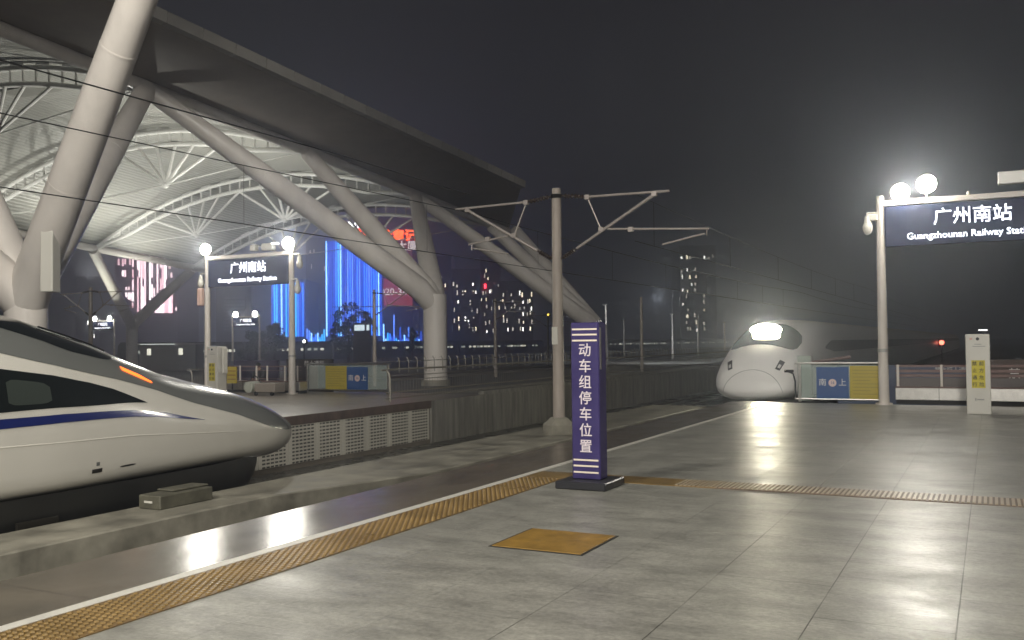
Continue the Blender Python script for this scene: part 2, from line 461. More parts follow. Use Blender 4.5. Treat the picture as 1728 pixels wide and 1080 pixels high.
# tactile strips: real domes and bars
struct(MB().box(-4.995, -4.5, -2, 10.06, -.05, .006).build('tactile_paving', mat('darker_ochre_tactile_ground', (.13, .078, .027), .42, var=.35, scale=2.2), smooth=False))  # ground between the domes, darker than the domes
dm = MB()
vs = []; fs = []
k = 6
for j in range(0, 186):
    yy = 1.0 + j * .0488
    for i in range(9):
        xx = -4.966 + i * .0545 + (.027 if j % 2 else 0)
        if xx > -4.512 or yy > 10.03: continue
        o = len(vs)
        for (r, z) in ((.021, .0045), (.013, .0135)):
            for q in range(k):
                vs.append((xx + r * math.cos(6.283 * q / k), yy + r * 1.0 * math.sin(6.283 * q / k), z))
        fs += [(o + q, o + (q + 1) % k, o + k + (q + 1) % k, o + k + q) for q in range(k)] + [tuple(o + k + q for q in range(k))]
o0 = len(dm.v); dm.v += vs; dm.f += [tuple(i + o0 for i in q) for q in fs]
struct(dm.build('tactile_paving', M_tact, smooth=False))
struct(MB().box(-4.995, 9.0, 10.062, 10.56, -.05, .006).build('tactile_paving', M_tact_base, smooth=False))
dm = MB()
for i in range(250):
    xx = -3.15 + i * .0485
    if xx > 8.9: break
    dm.box(xx, xx + .027, 10.09, 10.53, .004, .0135)
tp = struct(dm.build('tactile_paving', M_tact2, smooth=False))
struct(MB().box(-4.99, -2.7, 10.06, 10.562, .0, .0068).build('tactile_paving', M_tact, smooth=False))

hat = thing('access_hatch', 'square ochre steel access hatch set in the wet grey paving', 'hatch', (-3.16, 6.9, 0))
MB().box(-3.56, -2.76, 6.51, 7.29, -.02, .0045).build('hatch_frame', M_dark_gap, hat)
MB().box(-3.54, -2.78, 6.53, 7.27, -.02, .0095).build('hatch_plate', M_hatch, hat, bevel=.003)

# left platform and the narrow walkway going on from it
struct(MB().box(-30.7, -14.9, -14, 27.2, -1.4, ZL).build('platform', M_left_floor, bevel=.01))
struct(MB().box(-17.6, -14.98, 27.2, 130, -1.4, ZL - .02).build('walkway', M_conc_wall))
struct(MB().box(-14.9, -14.86, -14, 23.75, -.30, ZL - .004).build('platform_edge', M_fascia))
struct(MB().box(-14.99, -14.87, 23.75, 27.2, -1.38, ZL - .012).build('platform_edge', M_conc_wall))
for i in range(-9, 6):
    y0 = PAN0 + i * PAN + .01
    pn = MB().box(-14.9, -14.875, y0, y0 + PAN - .02, -1.22, -.31).build('perforated_panel', M_perf, smooth=False)
    nth = ['at the grey wall end of the row', 'second from the grey wall end', 'third from the grey wall end', 'fourth from the grey wall end', 'fifth from the grey wall end', 'sixth from the grey wall end'][5 - i] if i >= 0 else None
    tag(pn, 'white slotted panel under the left platform, ' + nth if nth else 'white slotted panel hidden behind the white train', 'panel', 'perforated panels under the left platform')

struct(MB().box(-11.0, -5.9, -14, 400, -1.42, -1.33).build('track_bed', M_slab))
struct(MB().box(-14.8, -11.0, -14, 400, -1.42, -1.33).build('track_bed', M_slab))
for xc in (-7.75, -12.9, -21.5, -26.5, -45, -50):
    for dx in (-.7175, .7175):
        y0 = 28 if xc < -20 else -14
        if xc < -30: y0 = 30
        rl = MB().box(xc + dx - .035, xc + dx + .035, y0, 400, -1.33, ZR).build('rail', M_rail)
        struct(rl)

# the low concrete strip between the two tracks
med = MB().prism([(-11.12, -14), (-10.0, -14), (-10.0, 11.2), (-9.1, 14.4), (-9.1, 33), (-11.12, 33)], (0, 0, -1.41), (1, 0, 0), (0, 1, 0), (0, 0, .69)).build('concrete_median', M_conc, bevel=.02)
tag(med, 'low stained concrete strip between the two tracks carrying the mast', 'wall')

# equipment box on the strip beside the train
bx = thing('equipment_box', 'dull metal equipment box on the concrete strip beside the train nose', 'box', (-10.6, 10, -.72))
MB().box(-10.98, -10.55, 9.6, 10.62, -.72, -.52).build('box_body', mat('dull_olive_metal', (.1, .095, .07), .5, var=.4, scale=5), bx, bevel=.015)
MB().box(-11.0, -10.66, 9.95, 10.64, -.515, -.49).build('box_lid', MATS['dull_olive_metal'], bx, bevel=.01)
MB().box(-10.86, -10.7, 9.594, 9.599, -.63, -.6).build('nameplate', M_cam_white, bx)

# ------------------------------------------------------------------ stop-position sign pillar
sp = thing('stop_sign_pillar', 'navy blue pillar sign with seven cream characters on a dark base', 'sign', (-4.0, 9.7, 0))
MB().box(-4.29, -3.7, 9.38, 9.98, 0, .085).build('base', M_navy_base, sp, bevel=.012)
MB().box(-4.175, -3.84, 9.6, 9.82, .085, 1.82).build('panel', M_navy, sp, bevel=.012)
lt = MB()
for i, ch in enumerate('动车组停车位置'):
    put_text(lt, ch, .155, (-4.005, 9.598, 1.505 - i * .177), depth=.006, bold=.008)
lt.build('lettering', M_cream, sp, smooth=False)
ln = MB()
for z in (1.745, 1.685, 1.62, .30, .235, .165):
    ln.box(-4.155, -3.86, 9.596, 9.606, z - .009, z + .009)
ln.build('stripes', M_cream_line, sp)
MB().box(-3.8385, -3.832, 9.63, 9.66, 1.3, 1.76).build('edge_trim', M_steel, sp)
MB().tube((-3.87, 9.7, 1.82), (-3.87, 9.7, 1.845), .03, .022, 10).build('top_cap', M_navy_base, sp)


# ------------------------------------------------------------------ station name signs
def dome_camera(mbp, c, name='security_camera'):
    q = MB().ell((c[0], c[1], c[2]), .12, .12, .17)
    q.tube((c[0], c[1], c[2] + .12), (c[0], c[1], c[2] + .3), .09, .06, 10)
    q.path([(c[0], c[1], c[2] + .28), (c[0] - .02, c[1], c[2] + .36), (c[0] + c[3], c[1], c[2] + .36)], .025, 8)
    return q.build(name, M_cam_white, mbp)


def station_sign(cx, cy, z0, label, lamps, cams, group, extra=None):
    root = thing('station_sign', label, 'sign', (cx, cy, z0), group)
    for sx_ in (-1, 1):
        x = cx + sx_ * 1.97
        p = MB().tube((x, cy, z0), (x, cy, z0 + 5.1), .125, .09, 14)
        p.tube((x, cy, z0), (x, cy, z0 + .04), .2, .2, 14)
        p.build('post', M_post, root)
        MB().tube((x, cy, z0 + 1.28), (x, cy, z0 + 1.36), .135, .135, 14).build('post_clamp', M_grey_metal, root)
    MB().box(cx - 2.0, cx + 2.0, cy - .09, cy + .09, z0 + 4.84, z0 + 4.97).build('beam', M_post, root, bevel=.01)
    MB().box(cx - 1.86, cx + 1.86, cy - .08, cy + .08, z0 + 3.84, z0 + 4.81).build('sign_board', M_sign_navy, root, bevel=.01)
    t = MB()
    put_text(t, '广州南站', .42, (cx + .05, cy - .084, z0 + 4.47), depth=.02, bold=.004)
    put_text(t, 'Guangzhounan Railway Station', .222, (cx, cy - .084, z0 + 4.06), depth=.02, bold=.005)
    t.build('lettering', M_letters, root, smooth=False)
    for (dx, z, big, on, aim) in lamps:
        c = Vector((cx + dx, cy - .12, z0 + z))
        d = Vector(aim).normalized()
        h = MB().tube(c + d * .02, c - d * .16, .2 * big + .02, .12 * big, 16)
        h.path([c - d * .08 - Vector((0, 0, .1)), (c.x, c.y + .02, z0 + 4.95)], .02, 8)
        hb = h.build('floodlight', M_grey_metal, root)
        if on:
            MB().ell(tuple(c + d * .05), .2 * big, .1 * big, .2 * big, 18, 10).build('lens', on, hb)
        else:
            MB().tube(c + d * .022, c + d * .03, .18 * big, .18 * big, 16).build('lens', M_cam_white, hb)
    for c in cams:
        dome_camera(root, (cx + c[0], cy + c[1], z0 + c[2], c[3]))
    if extra:
        extra(root)
    return root


FACE = (.15, -1, -.32)


def right_extra(root):
    cx, cy = -.38, 24.5
    q = MB().box(cx - 2.28, cx - 2.02, cy - .1, cy + .06, 4.5, 4.66)
    q.build('junction_box', M_cam_white, root, bevel=.02)
    q = MB().tube((cx - .02, cy, 4.97), (cx - .02, cy, 5.06), .05, .03, 10); q.build('sensor', M_cam_white, root)
    q = MB().box(cx + .6, cx + 1.3, cy - .1, cy + .1, 5.15, 5.45); q.build('lamp_housing', M_grey_metal, root, bevel=.02)


sgr = station_sign(-.38, 24.5, 0, 'lit blue station name sign above the right platform barrier, cut by frame edge',
                   [(-1.5, 5.15, 1.05, M_lens, FACE), (-.92, 5.3, 1.1, M_lens, FACE)],
                   [(-2.26, -.05, 4.33, .3)], 'illuminated station name signs', right_extra)


def left_extra(root):
    cx, cy = -23.6, 25.5
    MB().box(cx - 2.42, cx - 2.2, cy - .1, cy + .1, 3.1, 3.75).build('loudspeaker', mat('pinkish_cream_plastic', (.62, .42, .34), .4), root, bevel=.03)
    MB().box(cx + .7, cx + 1.2, cy - .12, cy + .1, 4.97, 5.22).build('lamp_housing', M_cam_white, root, bevel=.02)
    MB().box(cx + .15, cx + .4, cy - .1, cy + .1, 4.99, 5.2).build('control_box', M_cam_white, root, bevel=.02)
    MB().box(cx + 1.28, cx + 1.5, cy - .25, cy - .1, 5.15, 5.2).build('small_lamp', emat('small_lamp_white', (1, 1, .95), 6), root)


sgl = station_sign(-23.6, 25.5, ZL, 'lit blue station name sign on the left platform with two floodlights',
                   [(-1.95, 5.24, 1.0, M_lens, (.55, -1, -.15)), (1.93, 5.24, 1.05, M_lens, (.55, -1, -.15))],
                   [(2.33, 0, 4.5, -.3), (2.28, -.05, 3.62, -.25), (-2.3, 0, 4.0, .3)], 'illuminated station name signs', left_extra)
s3 = station_sign(-73.6, 79.1, -.05, 'small distant lit station name sign in front of the peach edged building',
                  [(-1.4, 5.2, 1.5, M_lens_far, (.6, -1, -.15)), (1.4, 5.2, 1.5, M_lens_far, (.6, -1, -.15))], [], 'illuminated station name signs')
s4 = station_sign(-96.2, 78.8, -.05, 'smallest distant lit station name sign, above the white train nose',
                  [(-1.3, 5.2, 1.35, M_lens_far, (.6, -1, -.15)), (1.3, 5.2, 1.35, M_lens_far, (.6, -1, -.15))], [], 'illuminated station name signs')
lamp('sign_floodlight', 'SPOT', (-1.6, 24.1, 5.2), 330, WARM, aim=(-1, 10, -1), angle=150, soft=.2)
lamp('sign_floodlight', 'SPOT', (-25.5, 25.1, 5.2), 420, WARM, aim=(-20, 10, 0), angle=150, soft=.45)
lamp('sign_floodlight', 'SPOT', (-21.6, 25.1, 5.2), 420, WARM, aim=(-17, 10, 0), angle=150, soft=.45)


# ------------------------------------------------------------------ high-speed trains
class Hull:
    def __init__(s, xc, yn, ZT, W, ZM, NU, k=-1):
        s.k = k; s.xc = xc; s.yn = yn; s.ZT = ZT; s.W = W; s.ZM = ZM; s.NU = NU

    def pt(s, S, t, zb=None):
        ip = lambda A: float(np.interp(S, A[0], A[1]))
        zt, w, zm, nn = ip(s.ZT), ip(s.W), ip(s.ZM), ip(s.NU)
        c, q = math.cos(t), math.sin(t)
        x = w * abs(c) ** (2 / nn) * (1 if c >= 0 else -1)
        if q >= 0:
            z = zm + (zt - zm) * q ** (2 / nn)
        else:
            nb = float(np.interp(S, [0, 1, 2.5, 6], [2.2, 2.7, 3.8, 5.5]))
            x = w * abs(c) ** (2 / nb) * (1 if c >= 0 else -1)
            z = zm + (zb - zm) * abs(q) ** (2 / nb) if zb is not None else zm + (ip(s.ZB) - zm) * abs(q) ** (2 / nb)
        return Vector((s.xc + x, s.yn + s.k * S, z))

    def nrm(s, S, t):
        S = max(S, .362 if s.k < 0 else .022)
        a = s.pt(S + .02, t) - s.pt(S - .02, t); b_ = s.pt(S, t + .02) - s.pt(S, t - .02)
        nn = b_.cross(a)
        if nn.length < 1e-9: return Vector((0, -s.k, 0))
        nn.normalize()
        ctr = Vector((s.xc, s.yn + s.k * (S + .3), .4))
        if nn.dot(s.pt(S, t) - ctr) < 0: nn = -nn
        return nn

    def patch(s, SS, tlo, thi, off, nt=10):
        P = []
        for S in SS:
            a, b_ = tlo(S), thi(S)
            P.append([s.pt(S, a + (b_ - a) * j / nt) + s.nrm(S, a + (b_ - a) * j / nt) * off for j in range(nt + 1)])
        return MB().grid(P)


def lin(*pts):
    xs = [p[0] for p in pts]; ys = [p[1] for p in pts]
    return lambda S: float(np.interp(S, xs, ys))


def fr(a, b_, n_):
    return [a + (b_ - a) * i / n_ for i in range(n_ + 1)]


def train_body(H, length, s0=0):
    SS = [q + s0 for q in (.002, .02, .05, .1, .16, .23, .31, .4, .5, .62, .78, .95, 1.15, 1.4, 1.7, 2.0, 2.4)] + fr(2.8, 10.2, 26) + fr(11, length, 12)
    P = []
    nt = 56
    for S in SS:
        P.append([H.pt(S, 2 * math.pi * j / nt) for j in range(nt)] )
    P = [r + [r[0]] for r in P]
    q = MB().grid(P)
    tip = len(q.v); q.v.append(tuple(H.pt(s0, 0) * .5 + H.pt(s0, math.pi) * .5))
    q.f += [(j, j + 1, tip) for j in range(nt)]
    return q


PI = math.pi
# --- left: white train with a long nose
HL = Hull(-12.9, 14.87,
          ([.34, .36, .4, .48, .62, 1.0, 1.44, 2.1, 2.9, 3.6, 4.2, 5.2, 6.26, 8.2, 10, 60], [-.1, -.0, .1, .2, .3, .48, .66, .85, 1.03, 1.19, 1.40, 1.76, 2.08, 2.38, 2.45, 2.45]),
          ([.34, .36, .4, .48, .62, 1.0, 1.44, 2.0, 2.9, 4.2, 6.3, 9, 60], [.02, .26, .45, .63, .8, 1.0, 1.15, 1.27, 1.4, 1.52, 1.64, 1.69, 1.69]),
          ([0, 1.5, 5, 60], [-.09, .05, .25, .3]), ([0, 3, 6, 9, 60], [2.0, 2.1, 2.3, 2.8, 3.2]))
HL.ZB = ([.34, .36, .4, .48, .62, .85, 1.1, 1.6, 2.9, 60], [-.1, -.2, -.29, -.38, -.45, -.5, -.52, -.51, -.46, -.46])
tl = thing('high_speed_train', 'sleek white train with blue stripe and grey nose band, orange lamp lit', 'train', (-12.9, 5, ZR))
train_body(HL, 32, .34).build('body', M_train_white, tl, angle=60)
gt = lin((.34, .5), (.4, .3), (.5, .16), (.7, .06), (1.0, .02), (1.5, .05), (1.85, .16), (2.6, .36), (3.45, .48), (4.4, .57), (5, .58), (6.35, .6), (7.2, .66), (9, .72), (40, .75))
HL.patch([.344, .36, .38, .4, .44, .48, .55, .62, .75, .9, 1.05, 1.25] + fr(1.5, 12, 40) + [20, 32], gt, lambda S: PI - gt(S), .005, 24).build('roof_band', M_train_grey, tl, angle=60)
wlo = lin((4.45, PI / 2 - .02), (4.8, 1.05), (5.1, .86), (5.8, .83), (6.3, .88), (6.95, .99), (8.2, 1.15), (9, 1.5))
HL.patch(fr(4.46, 8.9, 30), wlo, lambda S: PI - wlo(S), .011, 16).build('windshield', M_train_glass, tl, angle=60)
top = lin((4.7, .362), (5.3, .455), (5.7, .485), (6.3, .495), (6.8, .5), (7.3, .505), (8.2, .5), (12, .5), (40, .5))
bot = lin((4.7, .36), (5.55, .285), (6.2, .245), (6.8, .215), (7.4, .185), (9, .16), (40, .16))
wb = HL.patch(fr(4.7, 12, 36) + [20, 32], bot, top, .006, 6).build('window_band', M_train_glass, tl, angle=60)
for (a, c_) in ((6.42, 7.07), (8.4, 9.3), (10.2, 11.4)):
    HL.patch(fr(a, c_, 8), lambda S: bot(S) + .035 + .02 * (abs((S - (a + c_) / 2) / ((c_ - a) / 2)) ** 6), lambda S: top(S) - .075 - .03 * (abs((S - (a + c_) / 2) / ((c_ - a) / 2)) ** 6), .011, 5).build('side_window', M_train_win, wb, angle=60)
st1 = lin((3.5, .222), (4.35, .268), (5.0, .252), (5.55, .228), (6.55, .18), (7.4, .15), (9, .125), (40, .12))
st0 = lin((3.5, .218), (4.6, .202), (5.6, .165), (6.55, .125), (7.4, .098), (9, .08), (40, .075))
HL.patch(fr(3.5, 12, 40) + [32], st0, st1, .007, 3).build('blue_stripe', M_train_blue, tl, angle=60)
ml0 = lin((4.4, .67), (4.95, .75)); ml1 = lin((4.4, .7), (4.6, .77), (4.95, .815))
for s_ in (0, 1):
    q = HL.patch(fr(4.4, 4.93, 8), (lambda S: ml0(S)) if s_ == 0 else (lambda S: PI - ml1(S)), (lambda S: ml1(S)) if s_ == 0 else (lambda S: PI - ml0(S)), .014, 4)
    q.build('marker_lamp', M_marker, tl, angle=60)
HL.patch(fr(5.62, 5.8, 4), lambda S: -.245, lambda S: -.165, .006, 3).build('hatch', M_bronze, tl, angle=60)
q = HL.patch(fr(5.67, 5.73, 4), lambda S: -.12, lambda S: -.075, .006, 3); q.build('marking', M_train_grey, tl, angle=60)
HL.patch(fr(5.0, 5.3, 6), lambda S: -.225 + .012 * abs((S - 5.15) / .15) ** 4, lambda S: -.19 - .012 * abs((S - 5.15) / .15) ** 4, .006, 3).build('handle_slot', M_bronze, tl, angle=60)


def skirt(H, length, s0, zt, zb, f):
    P = []
    for S in [s0, s0 + .05, s0 + .15, s0 + .4, s0 + .8, s0 + 1.4, s0 + 2.2, s0 + 3.5, s0 + 5] + fr(s0 + 7, length, 6):
        w = float(np.interp(S, H.W[0], H.W[1])) * f
        k_ = min(1, max(.0, (S - s0) / 1.6))
        w *= .25 + .75 * k_ ** .6
        z1 = zb + (1 - k_) ** 1.6 * .42
        ring = []
        for (cx_, zz) in ((w, zt), (w * 1.0, zt + (z1 - zt) * .4), (w * .97, zt + (z1 - zt) * .75), (w * .9, z1), (0, z1), (-w * .9, z1), (-w * .97, zt + (z1 - zt) * .75), (-w, zt + (z1 - zt) * .4), (-w, zt)):
            ring.append((H.xc + cx_, H.yn + H.k * S, zz))
        P.append(ring)
    q = MB().grid(P)
    q.f.append(tuple(range(8, -1, -1)))
    return q


skirt(HL, 32, 1.05, -.36, -1.05, .965).build('skirt', M_skirt, tl, angle=50)
for yy in (5.6, 3.2):
    for xx in (-13.6, -12.2):
        MB().tube((xx - .07, yy, -.82), (xx + .07, yy, -.82), .43, .43, 20).build('wheel', M_bronze, tl)
# wiper arms and thin body seams of the white train
def on_hull(H, pts, off): return [H.pt(S, t) + H.nrm(S, t) * off for (S, t) in pts]
MB().path(on_hull(HL, [(4.62, 1.35), (5.0, 1.28), (5.5, 1.2), (6.0, 1.18)], .03), .013, 6).build('wiper', M_black, tl)
MB().path(on_hull(HL, [(2.6 + i * .5, .02) for i in range(57)], -.011), .016, 6).build('body_crease', M_train_white, tl)
q = MB(); q.box(-11.28, -11.24, 7.9, 8.5, -.78, -.66); q.build('step', M_bronze, tl)

# --- right: arriving train with its headlight on
HR = Hull(-7.75, 34.1,
          ([0, .05, .15, .4, .8, 1.3, 2.0, 2.8, 3.6, 4.6, 6, 8, 300], [-.15, .1, .3, .66, 1.0, 1.3, 1.62, 1.95, 2.2, 2.38, 2.45, 2.47, 2.47]),
          ([0, .03, .08, .2, .45, .9, 1.6, 2.8, 4.5, 300], [.3, .62, .86, 1.12, 1.36, 1.52, 1.62, 1.67, 1.69, 1.69]),
          ([0, .6, 3, 300], [-.2, .0, .2, .3]), ([0, .3, 1.5, 4, 8, 300], [2.0, 2.1, 2.2, 2.5, 3.2, 3.2]), k=1)
HR.ZB = ([0, .1, .4, .8, 300], [-.3, -.48, -.6, -.66, -.68])
M_train_white2 = mat('satin_white_train_paint', (.74, .72, .69), .4, var=.04, scale=1.5)
tr = thing('high_speed_train', 'arriving white train with blunt round nose and blazing headlight', 'train', (-7.75, 40, ZR))
train_body(HR, 190).build('body', M_train_white2, tr, angle=60)
wl2 = lin((1.6, PI / 2 - .3), (1.68, .98), (1.85, .84), (2.2, .76), (2.9, .74), (3.5, .84), (3.9, 1.35))
HR.patch(fr(1.6, 3.88, 24), wl2, lambda S: PI - wl2(S), .01, 16).build('windshield', M_train_glass, tr, angle=60)
MB().ell((HR.xc, HR.yn + 2.66, 2.0), .6, .24, .25, 20, 12).build('headlight', M_headlight, tr)
for s_ in (1, -1):
    q = HR.patch(fr(.42, .86, 6), lambda S: (.82 if s_ > 0 else PI - .98) , lambda S: (.98 if s_ > 0 else PI - .82), .008, 4)
    hl = q.build('lamp_cluster', M_bronze, tr, angle=60)
    q = HR.patch(fr(.5, .66, 4), lambda S: (.86 if s_ > 0 else PI - .94), lambda S: (.94 if s_ > 0 else PI - .86), .013, 3)
    q.build('lamp_lens', mat('clear_lamp_lens', (.6, .6, .58), .15), hl, angle=60)
# outline of the oval coupler hatch: a thin dark seam lying on the nose
pts = []
for i in range(41):
    ph = PI * i / 40
    cx_, zz = 1.08 * math.cos(ph), -.42 + .95 * math.sin(ph)
    best = None
    for S in fr(.01, 1.6, 160):
        zt = float(np.interp(S, HR.ZT[0], HR.ZT[1])); w = float(np.interp(S, HR.W[0], HR.W[1])); zm = float(np.interp(S, HR.ZM[0], HR.ZM[1])); zb = float(np.interp(S, HR.ZB[0], HR.ZB[1]))
        rz = (zt - zm) if zz > zm else (zm - zb)
        if abs(cx_ / w) ** 2.1 + abs((zz - zm) / max(rz, .02)) ** 2.1 < 1:
            best = S; break
    if best is not None: pts.append((HR.xc + cx_, HR.yn + best - .002, zz))
MB().path(pts, .011, 5).build('coupler_hatch_seam', M_train_grey, tr)
skirt(HR, 190, .25, -.55, -1.1, .97).build('skirt', M_skirt, tr, angle=50)
HR.patch(fr(6.5, 12, 8) + fr(20, 188, 12), lambda S: .22 + .1 * max(0, 1 - (S - 6.5) / 2), lambda S: .46 - .1 * max(0, 1 - (S - 6.5) / 2), .006, 4).build('window_band', mat('hazy_dark_window_band', (.1, .1, .1), .3), tr, angle=60)
lamp('headlight_beam', 'SPOT', (-7.75, 36.3, 2.05), 350, (1, .95, .78), aim=(-6.2, 10, -.5), angle=70, blend=1, soft=.3)

# ------------------------------------------------------------------ overhead line
M_ins = mat('brown_insulator', (.05, .035, .03), .3)


def catenary_mast(x, y, zb, label, group, right=True, left=True, ped=True, h=5.55):
    root = thing('catenary_mast', label, 'mast', (x, y, zb))
    tag(root, group=group)
    p = MB().tube((x, y, zb), (x, y, h), .155, .115, 16)
    p.build('pole', M_mast, root)
    if ped:
        MB().tube((x, y, zb), (x, y, zb + .22), .48, .46, 4).tube((x, y, zb + .22), (x, y, zb + .42), .46, .22, 4).build('pedestal', M_conc, root, smooth=False)
        MB().box(x - .1, x + .06, y - .16, y - .135, 1.55, 2.0).build('number_plate', M_cam_white, root)
    for on, s_ in ((right, 1), (left, -1)):
        if not on: continue
        X = lambda d: x + s_ * d
        q = MB()
        q.tube((X(.85), y, 5.27), (X(3.0), y, 5.24), .032, None, 10)
        q.tube((X(.55), y, 3.98), (X(2.62), y, 5.19), .036, None, 10)
        q.tube((X(.86), y, 5.25), (X(1.22), y, 4.42), .02, None, 8)
        q.tube((X(1.4), y, 4.42), (X(3.95 if s_ > 0 else 2.6), y, 4.26), .028, None, 10)
        e_ = 3.9 if s_ > 0 else 2.5
        q.tube((X(e_), y, 4.26), (X(e_), y, 4.1), .015, None, 6)
        q.tube((X(e_ - .05), y, 4.15), (X(e_ - 1.1), y, 3.95), .024, None, 8)
        for (a_, z_) in ((2.62, 5.2), (1.22, 4.42), (.86, 5.26), (2.0, 4.37)):
            q.box(X(a_) - .06, X(a_) + .06, y - .05, y + .05, z_ - .06, z_ + .06)
        q.build('cantilever', M_galv, root)
        w = MB()
        for (a, b_) in (((X(.12), 5.36), (X(.85), 5.27)), ((X(.12), 3.74), (X(.55), 3.98))):
            A = Vector((a[0], y, a[1])); B = Vector((b_[0], y, b_[1]))
            pts = []; rs = []
            for i in range(17):
                pts.append(A.lerp(B, i / 16)); rs.append(.066 if i % 2 and 2 < i < 14 else .026)
            w.path(pts, rs, 8)
        w.tube((X(.125), y, 3.7), (X(.125), y, 5.4), .014, None, 6)
        w.build('insulator', M_ins, root)
        MB().tube((X(.0), y, 5.3), (X(.0), y, 5.4), .14, .14, 12).build('bracket', M_wire, root)
    return root


mast = catenary_mast(-9.85, 21.85, -.72, 'tall pinkish mast on a concrete pedestal behind the navy pillar sign', 'overhead line masts')


def wire(name, label, pts, r, group='overhead wires'):
    q = MB().path(pts, r, 6)
    return tag(q.build(name, M_wire, None), label, 'wire', group)


def cat_wire(x, zc, zm, y0, y1, step, lc, lm, rc=.010, rm=.010, sag=.25):
    pts = []
    for yy in fr(y0, y1, int((y1 - y0) / 3)):
        t = ((yy - 21.85) % 50) / 50
        pts.append((x, yy, zm - sag * 4 * t * (1 - t)))
    wire('messenger_wire', lm, pts, rm)
    con = thing('contact_wire', lc, 'wire', (x, y0, zc), 'overhead wires')
    MB().tube((x, y0, zc), (x, y1, zc), rc, None, 6).build('wire', M_wire, con)
    yy = y0 + 1.5
    while yy < min(y1, 70):
        t = ((yy - 21.85) % 50) / 50
        MB().tube((x, yy, zc), (x, yy, zm - sag * 4 * t * (1 - t)), .004, None, 4).build('dropper', M_wire, con)
        yy += step


cat_wire(-12.6, 3.92, 5.18, -14, 200, 6.5, 'lowest thin wire above the white train crossing the thick column', 'middle black wire over the white train passing the steel column')
wire('feeder_wire', 'thickest black wire sweeping down across the upper left column', [(-12.6, -14, 5.74), (-12.6, 16.5, 5.76), (-12.4, 21.85, 5.6)], .0135)
cat_wire(-7.75, 4.08, 5.25, 21.85, 200, 8, 'thin contact wire above the arriving train descending to its headlight', 'faint upper wire running from the mast arm above the arriving train', rc=.006, rm=.004)

# masts and lamp poles farther out
for (px, D, lab, rg, lf) in ((632, 68, 'slim mast with one arm before the blue lit facade', True, False), (836, 84, 'dim mast between the dark towers left of the pinkish mast', True, False),
                             (925, 125, 'faint thin mast close beside the tall pinkish mast', True, True), (1083, 84, 'faint thick mast between navy pillar sign and far right tower', False, False),
                             (153, 62, 'dark mast behind the thick column above the train', True, True)):
    g_ = at(px, 585, D)
    catenary_mast(g_.x, g_.y, -1.42, lab, 'overhead line masts', rg, lf, ped=False, h=5.6)


def light_pole(px, D, top, lab):
    g_ = at(px, 585, D)
    r_ = thing('lamp_pole', lab, 'pole', (g_.x, g_.y, -1.42), 'tall white poles in the yard')
    MB().tube((g_.x, g_.y, -1.42), (g_.x, g_.y, top), .2, .1, 10).build('shaft', M_post, r_)
    MB().tube((g_.x, g_.y, -1.42), (g_.x, g_.y, -.5), .3, .24, 10).build('base', M_conc, r_)
    c_ = MB().box(g_.x - .35, g_.x + .35, g_.y - .3, g_.y - .1, top - .15, top + .05).build('lamp_head', M_grey_metal, r_)
    return r_


for (px, D, top, lab) in ((1023, 150, 7.6, 'tall bright white pole just right of the navy pillar sign'), (1135, 160, 6.3, 'white pole left of the far right tower'),
                          (1178, 180, 6.6, 'white pole in front of the far right tower'), (1223, 200, 5.6, 'short white pole at the left side of the arriving train'),
                          (1053, 190, 6.0, 'thin dim pole between two brighter poles')):
    light_pole(px, D, top, lab)
lamp('yard_lamp', 'SPOT', tuple(at(1110, 500, 120)), 60000, COOL, aim=tuple(at(1110, 585, 170)), angle=120, soft=.3)

# ------------------------------------------------------------------ big canopy
zed = lambda y: 18.31 - (y - 42.78) * .0824
zev = lambda y: 19.14 - (y - 36.67) * .0611
zroof = lambda x, y: zed(y) + 3.28 - .0095 * (x + 70) ** 2 + .06 * (x + 70)
can = thing('station_canopy', 'huge arched white station canopy with fan trusses over the left tracks', 'canopy', (-70, 55, 0))
Y0, Y1 = 8, 92.5
P = [[(x, yy, zroof(x, yy) + .45) for x in fr(-92, -48, 30)] for yy in fr(Y0, Y1, 26)]
q = MB().grid(P); P2 = [[(p[0], p[1], p[2] + .35) for p in r] for r in P]; q.grid(P2)
q.grid([P[0], P2[0]]); q.grid([P[-1], P2[-1]])
q.grid([[r[0] for r in P], [r[0] for r in P2]])
q.build('roof_sheet', M_roof, can, angle=60)
# roof lights: dark recessed boxes in the ceiling
for (xa, ya, w_, d_) in ((-69, 63.2, 5.4, 2.0), (-63, 65.2, 4.0, 1.6), (-76, 49.5, 6.5, 2.6), (-66, 47.5, 5, 2), (-57, 78, 5, 1.2)):
    z_ = min(zroof(xa - w_ / 2, ya), zroof(xa + w_ / 2, ya)) + .3
    q = MB()
    q.add([(xa - w_ / 2, ya - d_ / 2, zroof(xa - w_ / 2, ya) + .38), (xa + w_ / 2, ya - d_ / 2, zroof(xa + w_ / 2, ya) + .38), (xa + w_ / 2, ya + d_ / 2, zroof(xa + w_ / 2, ya) + .38), (xa - w_ / 2, ya + d_ / 2, zroof(xa - w_ / 2, ya) + .38)], [(0, 1, 2, 3)])
    q.v = q.v + [(v[0], v[1], v[2] + .06) for v in q.v]; q.f += [(4, 5, 6, 7), (0, 1, 5, 4), (1, 2, 6, 5), (2, 3, 7, 6), (3, 0, 4, 7)]
    q.build('roof_light', mat('dim_roof_glazing', (.13, .125, .1), .5), can)
# edge tubes
MB().path([(-48, yy, zed(yy)) for yy in fr(Y0, 93.3, 12)], .42, 16).build('edge_tube', M_col, can)
MB().path([(-92, yy, zroof(-92, yy)) for yy in fr(Y0, 92.5, 12)], .42, 14).build('edge_tube', M_col, can)
